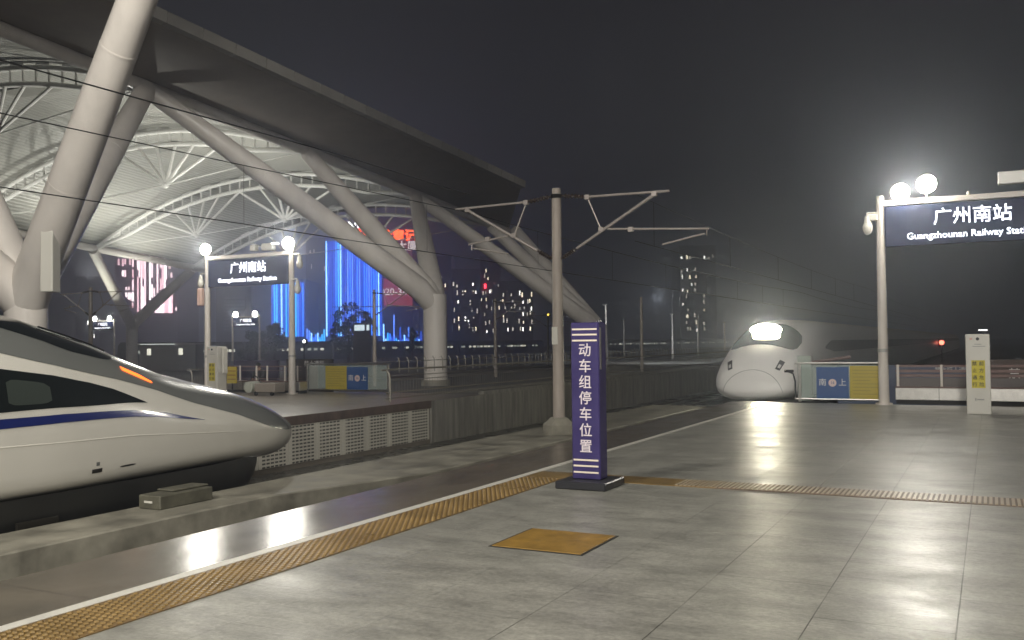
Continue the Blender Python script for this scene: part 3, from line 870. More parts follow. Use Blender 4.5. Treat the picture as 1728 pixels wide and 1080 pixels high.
# soffit of the eave and its gutter
ye = lambda y: y
P = []
for i in range(31):
    yy = Y0 + (93.3 - Y0) * i / 30
    yo = Y0 + (80.4 - Y0) * i / 30
    P.append([Vector((-47.9, yy, zed(yy) + .4)).lerp(Vector((-40, yo, zev(yo))), j / 8) for j in range(9)])
q = MB().grid(P); P2 = [[p + Vector((0, 0, .5)) for p in r] for r in P]
q.grid(P2); q.grid([[r[-1] for r in P], [r[-1] for r in P2]]); q.grid([P[-1], P2[-1]]); q.grid([P[0], P2[0]])
# soffit sheet joints as bump
n, l, b = nodes_of(M_soffit)
q.build('eave_soffit', M_soffit, can, angle=50)
gu = MB()
yy = Y0
while yy < 80:
    y2 = min(yy + 2.6, 80.6)
    for (a, b_) in ((yy, y2 - .07),):
        za, zb_ = zev(a), zev(b_)
        vs_ = [(x_, y_, z_ + dz) for (y_, z_) in ((a, za), (b_, zb_)) for (x_, dz) in ((-40.05, .02), (-39.55, .08), (-39.5, .72), (-40.05, .66))]
        gu.add(vs_, [(0, 1, 2, 3), (7, 6, 5, 4), (0, 4, 5, 1), (1, 5, 6, 2), (2, 6, 7, 3), (3, 7, 4, 0)])
    yy = y2
gu.build('gutter', M_gutter, can)
# lattice arches with fan struts
for (ya, fans) in ((27.0, (-76, -63.5)), (42.8, (-76.5, -63.5)), (58.6, (-76.5, -63.6)), (74.4, (-76.2, -63.9)), (89.2, (-76, -64))):
    top_ = [(x, ya, zroof(x, ya) + .1) for x in fr(-92, -48, 32)]
    low_ = [(x, ya, zroof(x, ya) - 1.05 * min(1, (22.3 - abs(x + 70)) / 6)) for x in fr(-92, -48, 32)]
    ar = MB().path(top_, .2, 10).path(low_, .2, 10)
    w = ar
    for i in range(2, 31):
        w.tube(top_[i], low_[i], .085, None, 6, cap=False)
        if i % 2 == 0 and 4 < i < 28: w.tube((top_[i][0], ya, top_[i][2] + .28), (top_[i + 1][0], ya + .0, top_[i + 1][2] + .28), .05, None, 6)
    ao = ar.build('arch_truss', M_truss, can)
    fs_ = MB(); ties = MB(); apx = []
    for fx in fans:
        zf = zroof(fx, ya) - 4.6
        apx.append((fx, ya, zf))
        for dx in (-6.4, -3.4, -1.2, 1.2, 3.4, 6.4):
            x1 = fx + dx
            fs_.tube((fx, ya, zf), (x1, ya, zroof(x1, ya) - 1.0), .13, None, 8)
        fs_.ell((fx, ya, zf), .28, .28, .28, 10, 6)
    fs_.build('fan_struts', M_truss, ao)
    ties.path([(-91.8, ya, zroof(-91.8, ya)), apx[0], apx[1], (-48.2, ya, zroof(-48.2, ya))], .055, 6)
    ties.build('tie_rods', M_truss, ao)
# purlins running lengthwise
for x in (-86, -80, -70, -60, -54):
    pass


def canopy_column(x, y, label, ends, r=.86, zt=4.8, extra=None, tip=.58):
    root = thing('canopy_column', label, 'column', (x, y, -1.42), 'branching canopy columns')
    MB().tube((x, y, -1.42), (x, y, zt), r, r, 28).build('trunk', M_col, root)
    for e_ in ends:
        d = (Vector(e_) - Vector((x, y, zt - .4)))
        bq = MB().path([(x, y, zt - .9), Vector((x, y, zt - .4)) + d * .06, Vector((x, y, zt - .4)) + d * .5, e_], [r * .9, r * .97, r * .86, tip], 26)
        for f_ in (.3, .62, .96):   # weld collars
            c_ = Vector((x, y, zt - .4)) + d * f_; rr_ = np.interp(f_, [.06, .5, 1], [r * .97, r * .86, tip])
            bq.path([c_ - d.normalized() * .05, c_ + d.normalized() * .05], [rr_ + .012, rr_ + .012], 26)
        bq.build('branch', M_col, root)
    MB().tube((x, y, -1.42), (x, y, -1.0), r * 1.25, r * 1.22, 28).build('footing', M_conc, root)
    return root


E_ = lambda y: (-48, y, zed(y) - .2)
ca = canopy_column(-38.7, 27.6, 'thickest pale branching column rising behind the white train', [E_(27), E_(42.6), E_(12), (-25.5, 24.6, 19.2)], r=.9, tip=.62, zt=4.3)
g_ = at(86, 440, 40.2)
MB().obox((g_.x, g_.y, 0), CAM_U, CAM_D, -.27, .27, -.4, .3, 4.0, 6.6).build('equipment_cabinet', M_cam_white, ca, bevel=.03)
canopy_column(-36, 58.15, 'pale branching column standing in the centre before the blue buildings', [E_(43.0), E_(58.6), E_(74.2)], zt=5.2)
canopy_column(-36, 90, 'pale branching column mostly hidden behind the navy pillar sign', [E_(74.7), E_(89.2), (-47.0, 93.0, zed(92))], zt=3.4)
W_ = lambda y: (-92, y, zroof(-92, y) - .2)
canopy_column(-103, 89, 'distant branching column at the far side of the canopy, left of the sign', [W_(74), W_(89.2)], r=.75, zt=5.0, tip=.55)
MB().box(-41.5, -41.2, 66.5, 67.1, 17.2, 17.35)

# ------------------------------------------------------------------ fence along the walkway
def fence(x, y0, n_, step, zb, h, label, far=False):
    root = thing('railing', label, 'railing', (x, y0, zb))
    y1 = y0 + (n_ - 1) * step
    base_post = MB()
    base_post.path([(x, y0, zb), (x, y0, zb + h * .72), (x - .03, y0, zb + h * .88), (x - .13, y0, zb + h)], .03, 6)
    p0 = base_post.build('post', M_fence, root)
    for i in range(1, min(n_, 100)):
        c = p0.copy(); C.objects.link(c); c.parent = root; c.location = (0, i * step, 0)
    for (dx, zz, r_) in ((-.13, h, .03), (0, h * .3, .022), (0, .1, .022)):
        MB().tube((x + dx, y0 - .2, zb + zz), (x + dx, y1 + .2, zb + zz), r_, None, 6).build('rail', M_fence, root)
    mesh_ = MB()
    yy = y0
    while yy < y0 + min(y1 - y0, 34):
        mesh_.tube((x, yy, zb + .1), (x, yy, zb + h * .72), .006, None, 4, cap=False); yy += .15
    mesh_.build('infill_bars', M_fence, root)
    return root


fence(-15.1, 21.95, 84, .95, ZL + .06, .9, 'grey metal railing along the concrete walkway beside the far track')
MB().box(-15.2, -15.0, 21.5, 110, ZL - .03, ZL + .07)
fence(-31.0, 30, 90, 1.15, -.6, 1.2, 'dim distant railing behind the first one, before the pale column')
wk = MB().box(-15.25, -15.04, 27.3, 120, ZL - .03, ZL + .1).build('walkway_kerb', M_conc_wall); struct(wk)


# ------------------------------------------------------------------ platform-end barriers
def end_barrier(x0, x1, y, zb, label, posts, group, panel=True):
    root = thing('platform_barrier', label, 'railing', ((x0 + x1) / 2, y, zb), group)
    for xx in posts:
        q = MB().box(xx - .03, xx + .03, y - .05, y - .01, zb + .4, zb + .97); q.build('upright', M_post, root, bevel=.008)
    slat = mat('dull_red_brown_slat', (.16, .095, .085), .5, var=.2, scale=4)
    for (za, zz) in ((.9, .955), (.77, .84), (.66, .73)) if panel else ((.92, .96), (.79, .81), (.5, .52)):
        MB().box(x0, x1, y, y + .03, zb + za, zb + zz).build('slat', slat, root, bevel=.006)
    if panel: MB().box(x0, x1, y + .05, y + .06, zb + .41, zb + .64).build('back_panel', mat('dim_back_panel', (.09, .075, .07), .45), root)
    MB().box(x0, x1, y - .12, y + .3, zb + .1, zb + .4).build('steel_box', M_steel, root, bevel=.01)
    MB().box(x0 + .02, x1, y - .08, y + .28, zb, zb + .1).build('plinth', M_dark_gap, root)
    MB().box(x0, x1, y - .14, y + .32, zb + .4, zb + .43).build('seat', slat, root, bevel=.006)
    for xx in fr(x0 + .98, x1, int((x1 - x0) / .98))[:-1]:
        MB().box(xx - .006, xx + .006, y - .1225, y - .118, zb + .1, zb + .4).build('seam', M_dark_gap, root)
    return root


end_barrier(-2.12, 3.4, 24.95, 0, 'slatted barrier with stainless steel base behind the right white cabinet', (-2.06, -1.08, .9, 1.9, 2.9), 'slatted platform end barriers')
end_barrier(-26.0, -21.55, 25.9, ZL, 'slatted barrier with steel base on the left platform, person behind it', (-25.2, -24.36, -23.58, -23.08, -22.27, -21.7), 'slatted platform end barriers', panel=False)


def glass_barrier(x0, x1, y, zb, blue, yellow, label, extra_panel=None):
    root = thing('glass_barrier', label, 'barrier', ((x0 + x1) / 2, y, zb), 'glass barriers at platform ends')
    for zz in (.08, 1.0):
        MB().tube((x0 - .12, y, zb + zz), (x1 + .12, y, zb + zz), .028, None, 10).build('rail', M_steel, root)
    for xx in (x0, x1):
        MB().box(xx - .035, xx + .035, y - .03, y + .03, zb, zb + 1.0).build('post', M_steel, root, bevel=.008)
    MB().box(x0 + .04, x1 - .04, y - .005, y + .005, zb + .12, zb + .95).build('glass_pane', M_glass, root)
    pb = MB().box(blue[0], blue[1], y - .02, y - .008, zb + .08, zb + .9).build('blue_poster', M_blue_poster, root)
    c = (blue[0] + blue[1]) / 2; w = blue[1] - blue[0]
    t = MB(); put_text(t, '南', w * .25, (c - w * .31, y - .022, zb + .5), depth=.003, bold=.005)
    put_text(t, '上', w * .25, (c + w * .31, y - .022, zb + .5), depth=.003, bold=.005)
    t.build('lettering', M_white_ink, pb, smooth=False)
    MB().tube((c, y - .0205, zb + .5), (c, y - .0235, zb + .5), w * .125, None, 24).build('number_disc', M_pink_ink, pb)
    t = MB(); put_text(t, '16', w * .13, (c, y - .0245, zb + .5), depth=.002, bold=.01); t.build('number', M_blue_poster, pb, smooth=False)
    py_ = MB().box(yellow[0], yellow[1], y - .02, y - .008, zb + .06, zb + .93).build('yellow_poster', M_yel_poster, root)
    t = MB()
    ww = yellow[1] - yellow[0]
    for i in range(8):
        z_ = zb + .82 - i * .085
        t.box(yellow[0] + .07, yellow[1] - .07 - (.25 * ww if i in (3, 6) else 0), y - .0215, y - .0185, z_ - .012, z_ + .012)
    t.build('text_lines', mat('olive_print', (.3, .24, .03), .5), py_)
    if extra_panel:
        MB().box(extra_panel[0], extra_panel[1], y - .02, y - .008, zb + .1, zb + .93).build('blank_panel', mat('pale_grey_panel', (.3, .31, .28), .4), root)
    return root


glass_barrier(-4.42, -2.42, 24.95, 0, (-4.0, -3.22), (-3.19, -2.44), 'glass barrier beside the arriving train, blue poster left of the yellow one')
glass_barrier(-22.2, -18.65, 27.0, ZL, (-20.4, -19.5), (-21.35, -20.42), 'glass barrier on the left platform, yellow poster left of the blue one', (-22.1, -21.7))
gt_ = thing('glass_gate', 'pale translucent gate panel with pink lit handrail behind the right glass barrier', 'gate', (-4.3, 25.6, 0))
MB().box(-4.55, -4.2, 25.4, 25.44, 0, 1.18).build('frosted_panel', mat('frosted_green_glass', (.4, .45, .4), .3), gt_)
MB().tube((-4.2, 25.4, 1.0), (-3.4, 26.6, 1.12), .045, None, 8).build('handrail', mat('pink_light_painted_steel', (.6, .42, .4), .3, metal=.6), gt_)  # red light on the steel rail is put into its colour
MB().tube((-4.2, 25.42, .0), (-4.2, 25.42, 1.18), .03, None, 8).build('gate_post', M_steel, gt_)
sc_ = thing('security_camera', 'small dark camera on a curved arm between the arriving train and glass barrier', 'camera', (-4.65, 24.55, .0))
MB().path([(-4.47, 24.6, .1), (-4.47, 24.6, .55), (-4.52, 24.6, .74), (-4.62, 24.6, .78)], .02, 8).build('arm', M_navy_base, sc_)
MB().box(-4.72, -4.5, 24.5, 24.62, .77, .84).build('camera_body', M_black, sc_, bevel=.01)


# ------------------------------------------------------------------ white cabinets
def cabinet(x, y, zb, label, group, w=.46):
    root = thing('white_cabinet', label, 'cabinet', (x, y, zb), group)
    MB().box(x - w / 2, x + w / 2, y - .01, y + .42, zb, zb + 1.68).build('cabinet_body', M_kiosk, root, bevel=.012)
    yb = MB().box(x - w / 2 + .105, x + w / 2 - .1, y - .017, y - .011, zb + .55, zb + 1.13).build('yellow_notice', M_kiosk_yel, root)
    t = MB()
    for i, (a, c) in enumerate((('禁', '前'), ('止', '方'), ('通', '危'), ('行', '险'))):
        z_ = zb + 1.055 - i * .145
        put_text(t, a, .095, (x - .068, y - .019, z_), depth=.003, bold=.012)
        put_text(t, c, .095, (x + .062, y - .019, z_), depth=.003, bold=.012)
    t.build('lettering', M_black_ink, yb, smooth=False)
    MB().tube((x, y - .008, zb + 1.58), (x, y - .025, zb + 1.58), .035, .03, 14).build('lens', M_black, root)
    q = MB().box(x - w / 2 + .08, x - w / 2 + .13, y - .0135, y - .0105, zb + 1.56, zb + 1.6); q.build('red_mark', mat('pale_red_print', (.55, .3, .26), .5), root)
    q = MB()
    for i, (a, c) in enumerate(((-.06, .09), (-.1, .16))):
        q.box(x + a, x + c - .02, y - .0135, y - .0105, zb + 1.46 - i * .045, zb + 1.475 - i * .045)
    q.box(x - .07, x - .045, y - .0135, y - .0105, zb + .28, zb + .34)
    q.box(x - .03, x + .1, y - .0135, y - .0105, zb + .295, zb + .32)
    q.build('small_print', mat('grey_print', (.25, .25, .24), .5), root)
    return root


cabinet(-.25, 21.95, 0, 'white cabinet with yellow notice standing before the right slatted barrier', 'white cabinets with yellow notices')
cl_ = cabinet(-22.87, 23.0, ZL, 'white cabinet with yellow notice beside the left sign post', 'white cabinets with yellow notices')
MB().box(-22.64, -22.58, 23.2, 23.42, .7, 1.55).build('side_box', M_cam_white, cl_, bevel=.02)
yb_ = thing('yellow_board', 'small yellow warning board with stripes beside the left white cabinet', 'board', (-24.6, 25.74, ZL))
MB().box(-24.65, -24.6, 25.74, 25.76, ZL, .3).build('stand', M_navy_base, yb_)
q = MB().box(-24.85, -24.4, 25.72, 25.76, .25, .85); q.build('board', M_yel_poster, yb_)
q = MB()
for z_ in (.4, .55, .7): q.box(-24.82, -24.43, 25.714, 25.722, z_ - .02, z_ + .02)
q.build('text_lines', mat('brown_print', (.22, .1, .02), .5), yb_)

# trolley in front of the left barrier
tro = thing('trolley', 'small grey luggage trolley with a bright round drum on the left platform', 'trolley', (-21.9, 24.4, ZL))
MB().box(-22.25, -21.35, 24.3, 24.8, ZL + .12, ZL + .42).build('box', mat('dull_beige_metal', (.28, .24, .2), .5), tro, bevel=.01)
MB().tube((-22.52, 24.3, ZL + .28), (-22.52, 24.75, ZL + .28), .19, None, 20).tube((-22.52, 24.29, ZL + .28), (-22.52, 24.27, ZL + .28), .13, None, 20).build('drum', mat('pale_drum', (.62, .64, .56), .3, metal=.4), tro)
for xx in (-22.20, -21.50):
    MB().tube((xx, 24.3, ZL + .07), (xx, 24.36, ZL + .07), .07, None, 14).build('wheel', M_black, tro)
MB().path([(-22.30, 24.7, ZL + .4), (-22.48, 24.7, ZL + .6), (-22.60, 24.7, ZL + .66)], .02, 8).build('handle', M_black, tro)


# ------------------------------------------------------------------ person sitting behind the barrier
def skin(name, verts, edges, radii, mt, parent, root=0):
    me = bpy.data.meshes.new(name); me.from_pydata(verts, edges, [])
    o = bpy.data.objects.new(name, me); C.objects.link(o)
    o.modifiers.new('s', 'SKIN'); sd = o.modifiers.new('d', 'SUBSURF'); sd.levels = 1; sd.render_levels = 1
    for i, r_ in enumerate(radii):
        me.skin_vertices[0].data[i].radius = (r_, r_)
    me.skin_vertices[0].data[root].use_root = True
    dg = bpy.context.evaluated_depsgraph_get()
    m2 = bpy.data.meshes.new_from_object(o.evaluated_get(dg))
    bpy.data.objects.remove(o)
    m2.materials.clear(); m2.materials.append(mt)
    m2.polygons.foreach_set('use_smooth', [True] * len(m2.polygons))
    return link(name, m2, parent)


px_, py_, pz_ = -24.15, 26.75, ZL
per = thing('person', 'person in dark clothes hunched on a low stool behind the left barrier', 'person', (px_, py_, pz_))
V = lambda x, y, z: (px_ + x, py_ + y, pz_ + z)
sk_ = mat('skin', (.32, .2, .14), .5); dk_ = mat('dark_jacket_cloth', (.012, .012, .014), .8); tr_ = mat('dark_trouser_cloth', (.018, .016, .018), .85); hr_ = mat('black_hair', (.006, .006, .006), .5)
bv = [V(0, .1, .3), V(0, .0, .55), V(0, -.08, .74), V(0, -.14, .84), V(0, -.17, .93), V(0, -.19, 1.0)]
be = [(0, 1), (1, 2), (2, 3), (3, 4), (4, 5)]; brd = [.13, .13, .13, .055, .085, .06]
for s_ in (-1, 1):
    o = len(bv)
    bv += [V(s_ * .19, -.08, .73), V(s_ * .25, -.2, .5), V(s_ * .1, -.36, .44), V(s_ * .05, -.42, .43), V(s_ * .1, .05, .3), V(s_ * .15, -.36, .42), V(s_ * .14, -.34, .06), V(s_ * .15, -.5, .03)]
    be += [(2, o), (o, o + 1), (o + 1, o + 2), (o + 2, o + 3), (0, o + 4), (o + 4, o + 5), (o + 5, o + 6), (o + 6, o + 7)]
    brd += [.06, .042, .032, .03, .085, .062, .04, .035]
    for f_ in range(5):
        o2 = len(bv)
        bv += [V(s_ * (.05 - .018 * (f_ - 2)), -.455, .43 - .006 * abs(f_ - 2)), V(s_ * (.045 - .02 * (f_ - 2)), -.5 + .01 * abs(f_ - 2), .415)]
        be += [(o + 3, o2), (o2, o2 + 1)]; brd += [.01, .008]
skin('body', bv, be, brd, sk_, per)
jv = [V(0, .1, .32), V(0, .0, .55), V(0, -.08, .74), V(0, -.12, .82)]; je = [(0, 1), (1, 2), (2, 3)]; jr = [.17, .17, .16, .08]
for s_ in (-1, 1):
    o = len(jv); jv += [V(s_ * .2, -.08, .73), V(s_ * .26, -.2, .5), V(s_ * .12, -.345, .445)]; je += [(2, o), (o, o + 1), (o + 1, o + 2)]; jr += [.085, .062, .048]
skin('jacket', jv, je, jr, dk_, per)
tv = [V(0, .1, .3)]; te = []; trr = [.15]
for s_ in (-1, 1):
    o = len(tv); tv += [V(s_ * .1, .05, .3), V(s_ * .15, -.36, .42), V(s_ * .14, -.34, .1)]; te += [(0, o), (o, o + 1), (o + 1, o + 2)]; trr += [.1, .078, .06]
skin('trousers', tv, te, trr, tr_, per)
MB().ell(V(0, -.165, .97), .095, .105, .105, 14, 10).build('hair', hr_, per)
stl = thing('stool', 'low dark stool under the person behind the left barrier', 'stool', (px_, py_ + .08, pz_))
MB().box(px_ - .17, px_ + .17, py_ - .05, py_ + .28, pz_ + .12, pz_ + .16).build('seat', M_navy_base, stl, bevel=.01)
for a in (-.14, .14):
    for c in (-.02, .25):
        MB().box(px_ + a - .015, px_ + a + .015, py_ + c - .015, py_ + c + .015, pz_, pz_ + .12).build('leg', M_navy_base, stl)

# hoardings beyond the platform ends
hb1 = thing('hoarding', 'low blue hoarding with faint white print behind the right slatted barrier', 'hoarding', (-2, 30, -1.4))
MB().box(-4.2, 1.2, 30, 30.1, -1.4, .82).build('board', mat('dim_blue_board', (.05, .07, .13), .5), hb1)
t = MB(); put_text(t, '禁止行人通行', .16, (-1.0, 29.995, .68), depth=.004, bold=.01); t.build('lettering', M_white_ink, hb1, smooth=False)
hb2 = thing('hoarding', 'dark brown board with pale characters behind the right cabinet', 'hoarding', (1, 29, -1.4))
MB().box(-.1, 2.6, 29, 29.08, -1.4, 1.0).build('board', mat('dark_brown_board', (.07, .045, .035), .6), hb2)
t = MB(); put_text(t, '禁止', .3, (.75, 28.99, .6), depth=.004, bold=.01, space=1.6); t.build('lettering', M_white_ink, hb2, smooth=False)
hb3 = thing('notice_board', 'dark board reading no entry in pale characters behind the left glass barrier', 'board', (-22, 29.5, -1.4))
MB().box(-25.3, -23.0, 29.5, 29.58, -1.4, 1.05).build('board', mat('dark_notice_board', (.03, .022, .02), .6), hb3)
t = MB(); put_text(t, '禁止通行', .24, (-23.9, 29.49, .86), depth=.004, bold=.012, space=1.1); t.build('lettering', M_white_ink, hb3, smooth=False)
hb4 = thing('hoarding', 'low navy hoarding behind the slatted barrier on the left platform', 'hoarding', (-27, 30, -1.4))
MB().box(-28.6, -26.2, 30, 30.1, -1.4, 1.0).build('board', mat('dim_navy_board', (.035, .03, .06), .5), hb4)

# ------------------------------------------------------------------ city: buildings
def facade(px0, px1, D, ytop, name, label, mt, depth=25, group='city buildings behind the tracks'):
    a = at(px0, 580, D); w = (px1 - px0) / FPX * D
    zt = at((px0 + px1) / 2, ytop, D).z
    root = thing(name, label, 'building', (a.x + CAM_U.x * w / 2, a.y + CAM_U.y * w / 2, -1.42), group)
    o = (a.x, a.y, 0)
    MB().obox(o, CAM_U, CAM_D, 0, w, 0, depth, -1.42, zt).build('wall', mt, root)
    MB().obox(o, CAM_U, CAM_D, -.15, w + .15, -.15, depth + .15, zt, zt + .9).build('parapet', mt, root)
    return root, Vector(o), w, zt


unit = None


def ubox(name, o, u0, u1, z0, z1, mt, parent, d=.35):
    """a thin upright box standing d proud of a facade; copies of one unit mesh"""
    key = mt.name
    if key not in UB:
        me = bpy.data.meshes.new(name)
        q = MB().box(0, 1, 0, 1, 0, 1); me.from_pydata(q.v, [], q.f); me.materials.append(mt); UB[key] = me
    ob = bpy.data.objects.new(name, UB[key]); C.objects.link(ob); adopt(ob, parent)
    p = o + CAM_U * u0 - CAM_D * d
    ob.location = (p.x, p.y, z0); ob.rotation_euler = (0, 0, R_(27.067)); ob.scale = (u1 - u0, d - .02, z1 - z0)
    return ob


UB = {}
M_tower = mat('dark_tower_render', (.06, .055, .055), .8)
M_tower2 = mat('grey_tower_render', (.1, .09, .085), .8)
M_win = [emat('window_light_warm', (1, .85, .6), 5), emat('window_light_white', (1, .97, .9), 8), emat('window_light_dim', (1, .9, .75), 2)]
M_ledge = mat('pale_floor_ledge', (.22, .2, .2), .7)


def tower(px0, px1, D, ytop, label, lit, mt=M_tower, rows=None, ledges=0, cols=7, colp=None, depth=22):
    root, o, w, zt = facade(px0, px1, D, ytop, 'apartment_tower', label, mt, depth)
    rng = random.Random(int(px0 * 7 + lit))
    rows = rows or int((zt - 4) / 3.1)
    used = set()
    for k_ in range(lit):
        for _ in range(30):
            c = rng.choice(colp) if colp and rng.random() < .55 else rng.randrange(cols)
            r = int(rng.random() ** 1.0 * rows)
            if (c, r) not in used:
                used.add((c, r)); break
        u0 = (c + rng.uniform(.0, .62)) / cols * w; u1 = u0 + w / cols * rng.uniform(.18, .36)
        z0 = 6 + r * (zt - 8) / rows + rng.uniform(-.5, .5)
        ubox('window', o, u0, u1, z0, z0 + rng.choice((.9, 1.3, 1.6)), rng.choice(M_win + M_win[2:] * 2), root, d=.12)
    for k_ in range(ledges):
        z0 = 6 + k_ * (zt - 10) / ledges
        ubox('floor_ledge', o, .25 * w, .85 * w, z0, z0 + .5, M_ledge, root, d=.8)
    return root, o, w, zt


tower(738, 763, 340, 436, 'dark apartment tower right beside the centre column', 5, cols=4)
tower(764, 809, 300, 458, 'grey apartment tower with pale ledges and a lit stairwell column', 22, M_tower2, ledges=14, colp=[1, 1, 1, 4])
tw = tower(812, 846, 360, 436, 'dark apartment tower with a red roof beacon on its front', 19, cols=6, colp=[1])
ubox('beacon', tw[1], tw[2] * .18, tw[2] * .28, at(820, 483, 360).z - .8, at(820, 483, 360).z + .8, emat('red_beacon', (1, .03, .05), 22), tw[0], d=1)
tower(842, 900, 330, 478, 'broad apartment tower with many scattered lights left of the mast', 32, M_tower, cols=9, colp=[3, 8, 8, 6])
tower(1149, 1210, 420, 417, 'lone tall apartment tower with scattered lights at the right', 32, M_tower, cols=8, colp=[0, 1, 2, 3])
tower(365, 424, 260, 474, 'dim banded office block under the left station sign', 0, M_tower2, ledges=10)
tower(517, 550, 330, 405, 'dark tower with a few lights between the two blue facades', 9, cols=6)
tower(128, 168, 380, 470, 'dark block behind the far canopy column', 3)

# LED fronted buildings
BLUES = [emat('blue_led', (.03, .2, 1), 4.8), emat('azure_led', (.04, .44, 1), 4.6), emat('violet_blue_led', (.1, .25, 1), 4.4), emat('pale_blue_led', (.22, .5, 1), 7), emat('deep_blue_led', (.015, .1, .85), 3)]
M_led_wash_wall = mat('led_wash_tinted_wall', (.05, .12, .42), .5)  # blue wash from the LED strips is put into the wall colour


def strips(root, o, w, px0, px1, D, xs, yfun, mats, wpx=1.7, d=.5, name='led_strip'):
    for x in xs:
        yt, yb = yfun(x)
        if yb - yt < 2: continue
        u0 = (x - px0) / FPX * D
        zt_ = at(x, yt, D).z; zb_ = at(x, yb, D).z
        ubox(name, o, u0, u0 + wpx / FPX * D, zb_, zt_, random.choice(mats), root, d)


random.seed(11)
r1, o1, w1, z1 = facade(437, 516, 300, 476, 'led_building', 'low broad building with blue light strips left of the dark tower', M_led_wash_wall, 20)
strips(r1, o1, w1, 437, 516, 300, [439 + 4.0 * i for i in range(19)], lambda x: (479 - (x - 437) * .03, 574), BLUES)
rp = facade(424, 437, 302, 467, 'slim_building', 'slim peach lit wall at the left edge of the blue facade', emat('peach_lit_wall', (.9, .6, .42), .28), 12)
r2, o2, w2, z2 = facade(550, 645, 300, 404, 'led_building', 'tall building covered in vertical blue light strips behind the column branches', M_led_wash_wall, 24)
strips(r2, o2, w2, 550, 645, 300, [551 + 4.0 * i for i in range(24)], lambda x: (406 + random.uniform(0, 2), 574), BLUES)
r3, o3, w3, z3 = facade(437, 718, 294, 572, 'podium_building', 'long low podium with short blue equaliser light strips at street level', M_led_wash_wall, 5)


def eq(x):
    if x < 550:
        t = (x - 516) / 34
        return (546 + 24 * math.sin(min(1, max(0, t)) * 3.1) ** .6 + random.uniform(-8, 4), 577)
    return (max(520, 577 - abs(random.gauss(0, 16)) - 3), 577)


strips(r3, o3, w3, 437, 718, 294, [518 + 3.6 * i for i in range(9)] + [647 + 3.5 * i for i in range(19)], eq, BLUES, d=.6)
# red tower with billboard
r4, o4, w4, z4 = facade(645, 697, 305, 404, 'red_building', 'dark red tower with billboard and glowing red rooftop characters', mat('dark_red_clad', (.11, .022, .016), .6), 22)
M_bill = emat('lit_red_billboard', (.8, .09, .04), .7)
D_ = 305
zb0, zb1 = at(660, 516, D_).z, at(660, 470, D_).z
MB().obox(o4, CAM_U, CAM_D, 0, w4 * 1.0, -.9, -.3, zb0, zb1).build('billboard', M_bill, r4)
MB().obox(o4, CAM_U, CAM_D, 0, w4 * 1.0, -.7, -.3, zb1 + 2, z4 - 1).build('red_sheet', emat('dim_red_sheet', (.6, .1, .06), .3), r4)
t = MB(); put_text(t, '020-38', 3.1, tuple(o4 + CAM_U * 4.0 - CAM_D * 1.0 + Vector((0, 0, at(655, 493, D_).z))), u=CAM_U, out=-CAM_D, depth=.1, bold=.01)
t.build('billboard_lettering', emat('lit_white_print', (1, .9, .85), 1.8), r4, smooth=False)
t = MB(); put_text(t, '口大厦', 3.4, tuple(o4 + CAM_U * ((680 - 645) / FPX * D_) - CAM_D * 1.0 + Vector((0, 0, at(680, 416, D_).z))), u=CAM_U, out=-CAM_D, depth=.1, bold=.012)
t.build('facade_lettering', MATS['lit_white_print'], r4, smooth=False)
M_redsign = emat('red_orange_neon', (1, .09, .015), 8)
t = MB(); put_text(t, '公寓记', 3.9, tuple(o4 + CAM_U * ((674 - 645) / FPX * D_) - CAM_D * .4 + Vector((0, 0, at(674, 398, D_).z))), u=CAM_U, out=-CAM_D, depth=.3, bold=.03)
t.build('rooftop_lettering', M_redsign, r4, smooth=False)
t = MB(); put_text(t, '车博城', 3.6, tuple(o2 + CAM_U * ((603 - 550) / FPX * 300) - CAM_D * .4 + Vector((0, 0, at(603, 394, 300).z))), u=CAM_U, out=-CAM_D, depth=.3, bold=.03)
t.build('rooftop_lettering', M_redsign, r2, smooth=False)
t = MB(); put_text(t, '商务中心', 2.3, tuple(o2 + CAM_U * ((585 - 550) / FPX * 300) - CAM_D * .4 + Vector((0, 0, at(585, 381, 300).z))), u=CAM_U, out=-CAM_D, depth=.3, bold=.06)
t.build('rooftop_lettering', emat('white_neon', (1, .98, 1), 9), r2, smooth=False)
MB().obox(o2, CAM_U, CAM_D, 2, 18, .0, .4, z2, at(585, 390, 300).z - .3).build('sign_frame', M_tower, r2)

# pink-white LED building at the left
r5, o5, w5, z5 = facade(194, 300, 330, 398, 'led_building', 'building with glowing pink white vertical light lines behind the canopy column', mat('maroon_clad_wall', (.1, .04, .045), .6), 22)
PINK = [emat('pink_white_led', (1, .74, .8), 5.5), emat('white_led', (1, .86, .9), 7.5), emat('soft_pink_led', (1, .6, .68), 4)]
random.seed(5)
segs = []
for x, y0_, y1_ in ((200, 419, 431), (206.5, 419, 431), (219, 417, 431), (224, 417, 431), (200, 437, 447), (207, 437, 449), (211, 437, 446), (219, 436, 446), (224, 435, 450), (207, 456, 466), (211, 456, 467), (224, 455, 468),
                    (224, 472, 490), (213, 484, 489), (217, 484, 489), (213, 494, 501), (217, 494, 505), (220.5, 494, 507), (224, 493, 508), (223.5, 511, 519), (232.5, 440, 455), (232.5, 467, 529),
                    (235, 415, 468), (238.5, 415, 523), (241.5, 415, 470), (244.5, 415, 516), (241, 484, 520), (253, 422, 506), (256.5, 418, 468), (256.5, 480, 502), (260, 486, 500), (265.5, 424, 494), (271, 443, 452), (271, 470, 489),
                    (274, 421, 487), (277.5, 421, 486), (280, 443, 472), (286, 444, 453), (289, 460, 468), (297, 518, 524)):
    segs.append((x, y0_, y1_))
for i in range(13):
    x = 262 + i * 2.35
    segs.append((x, max(492, 526 - (x - 260) * 1.15), 528))
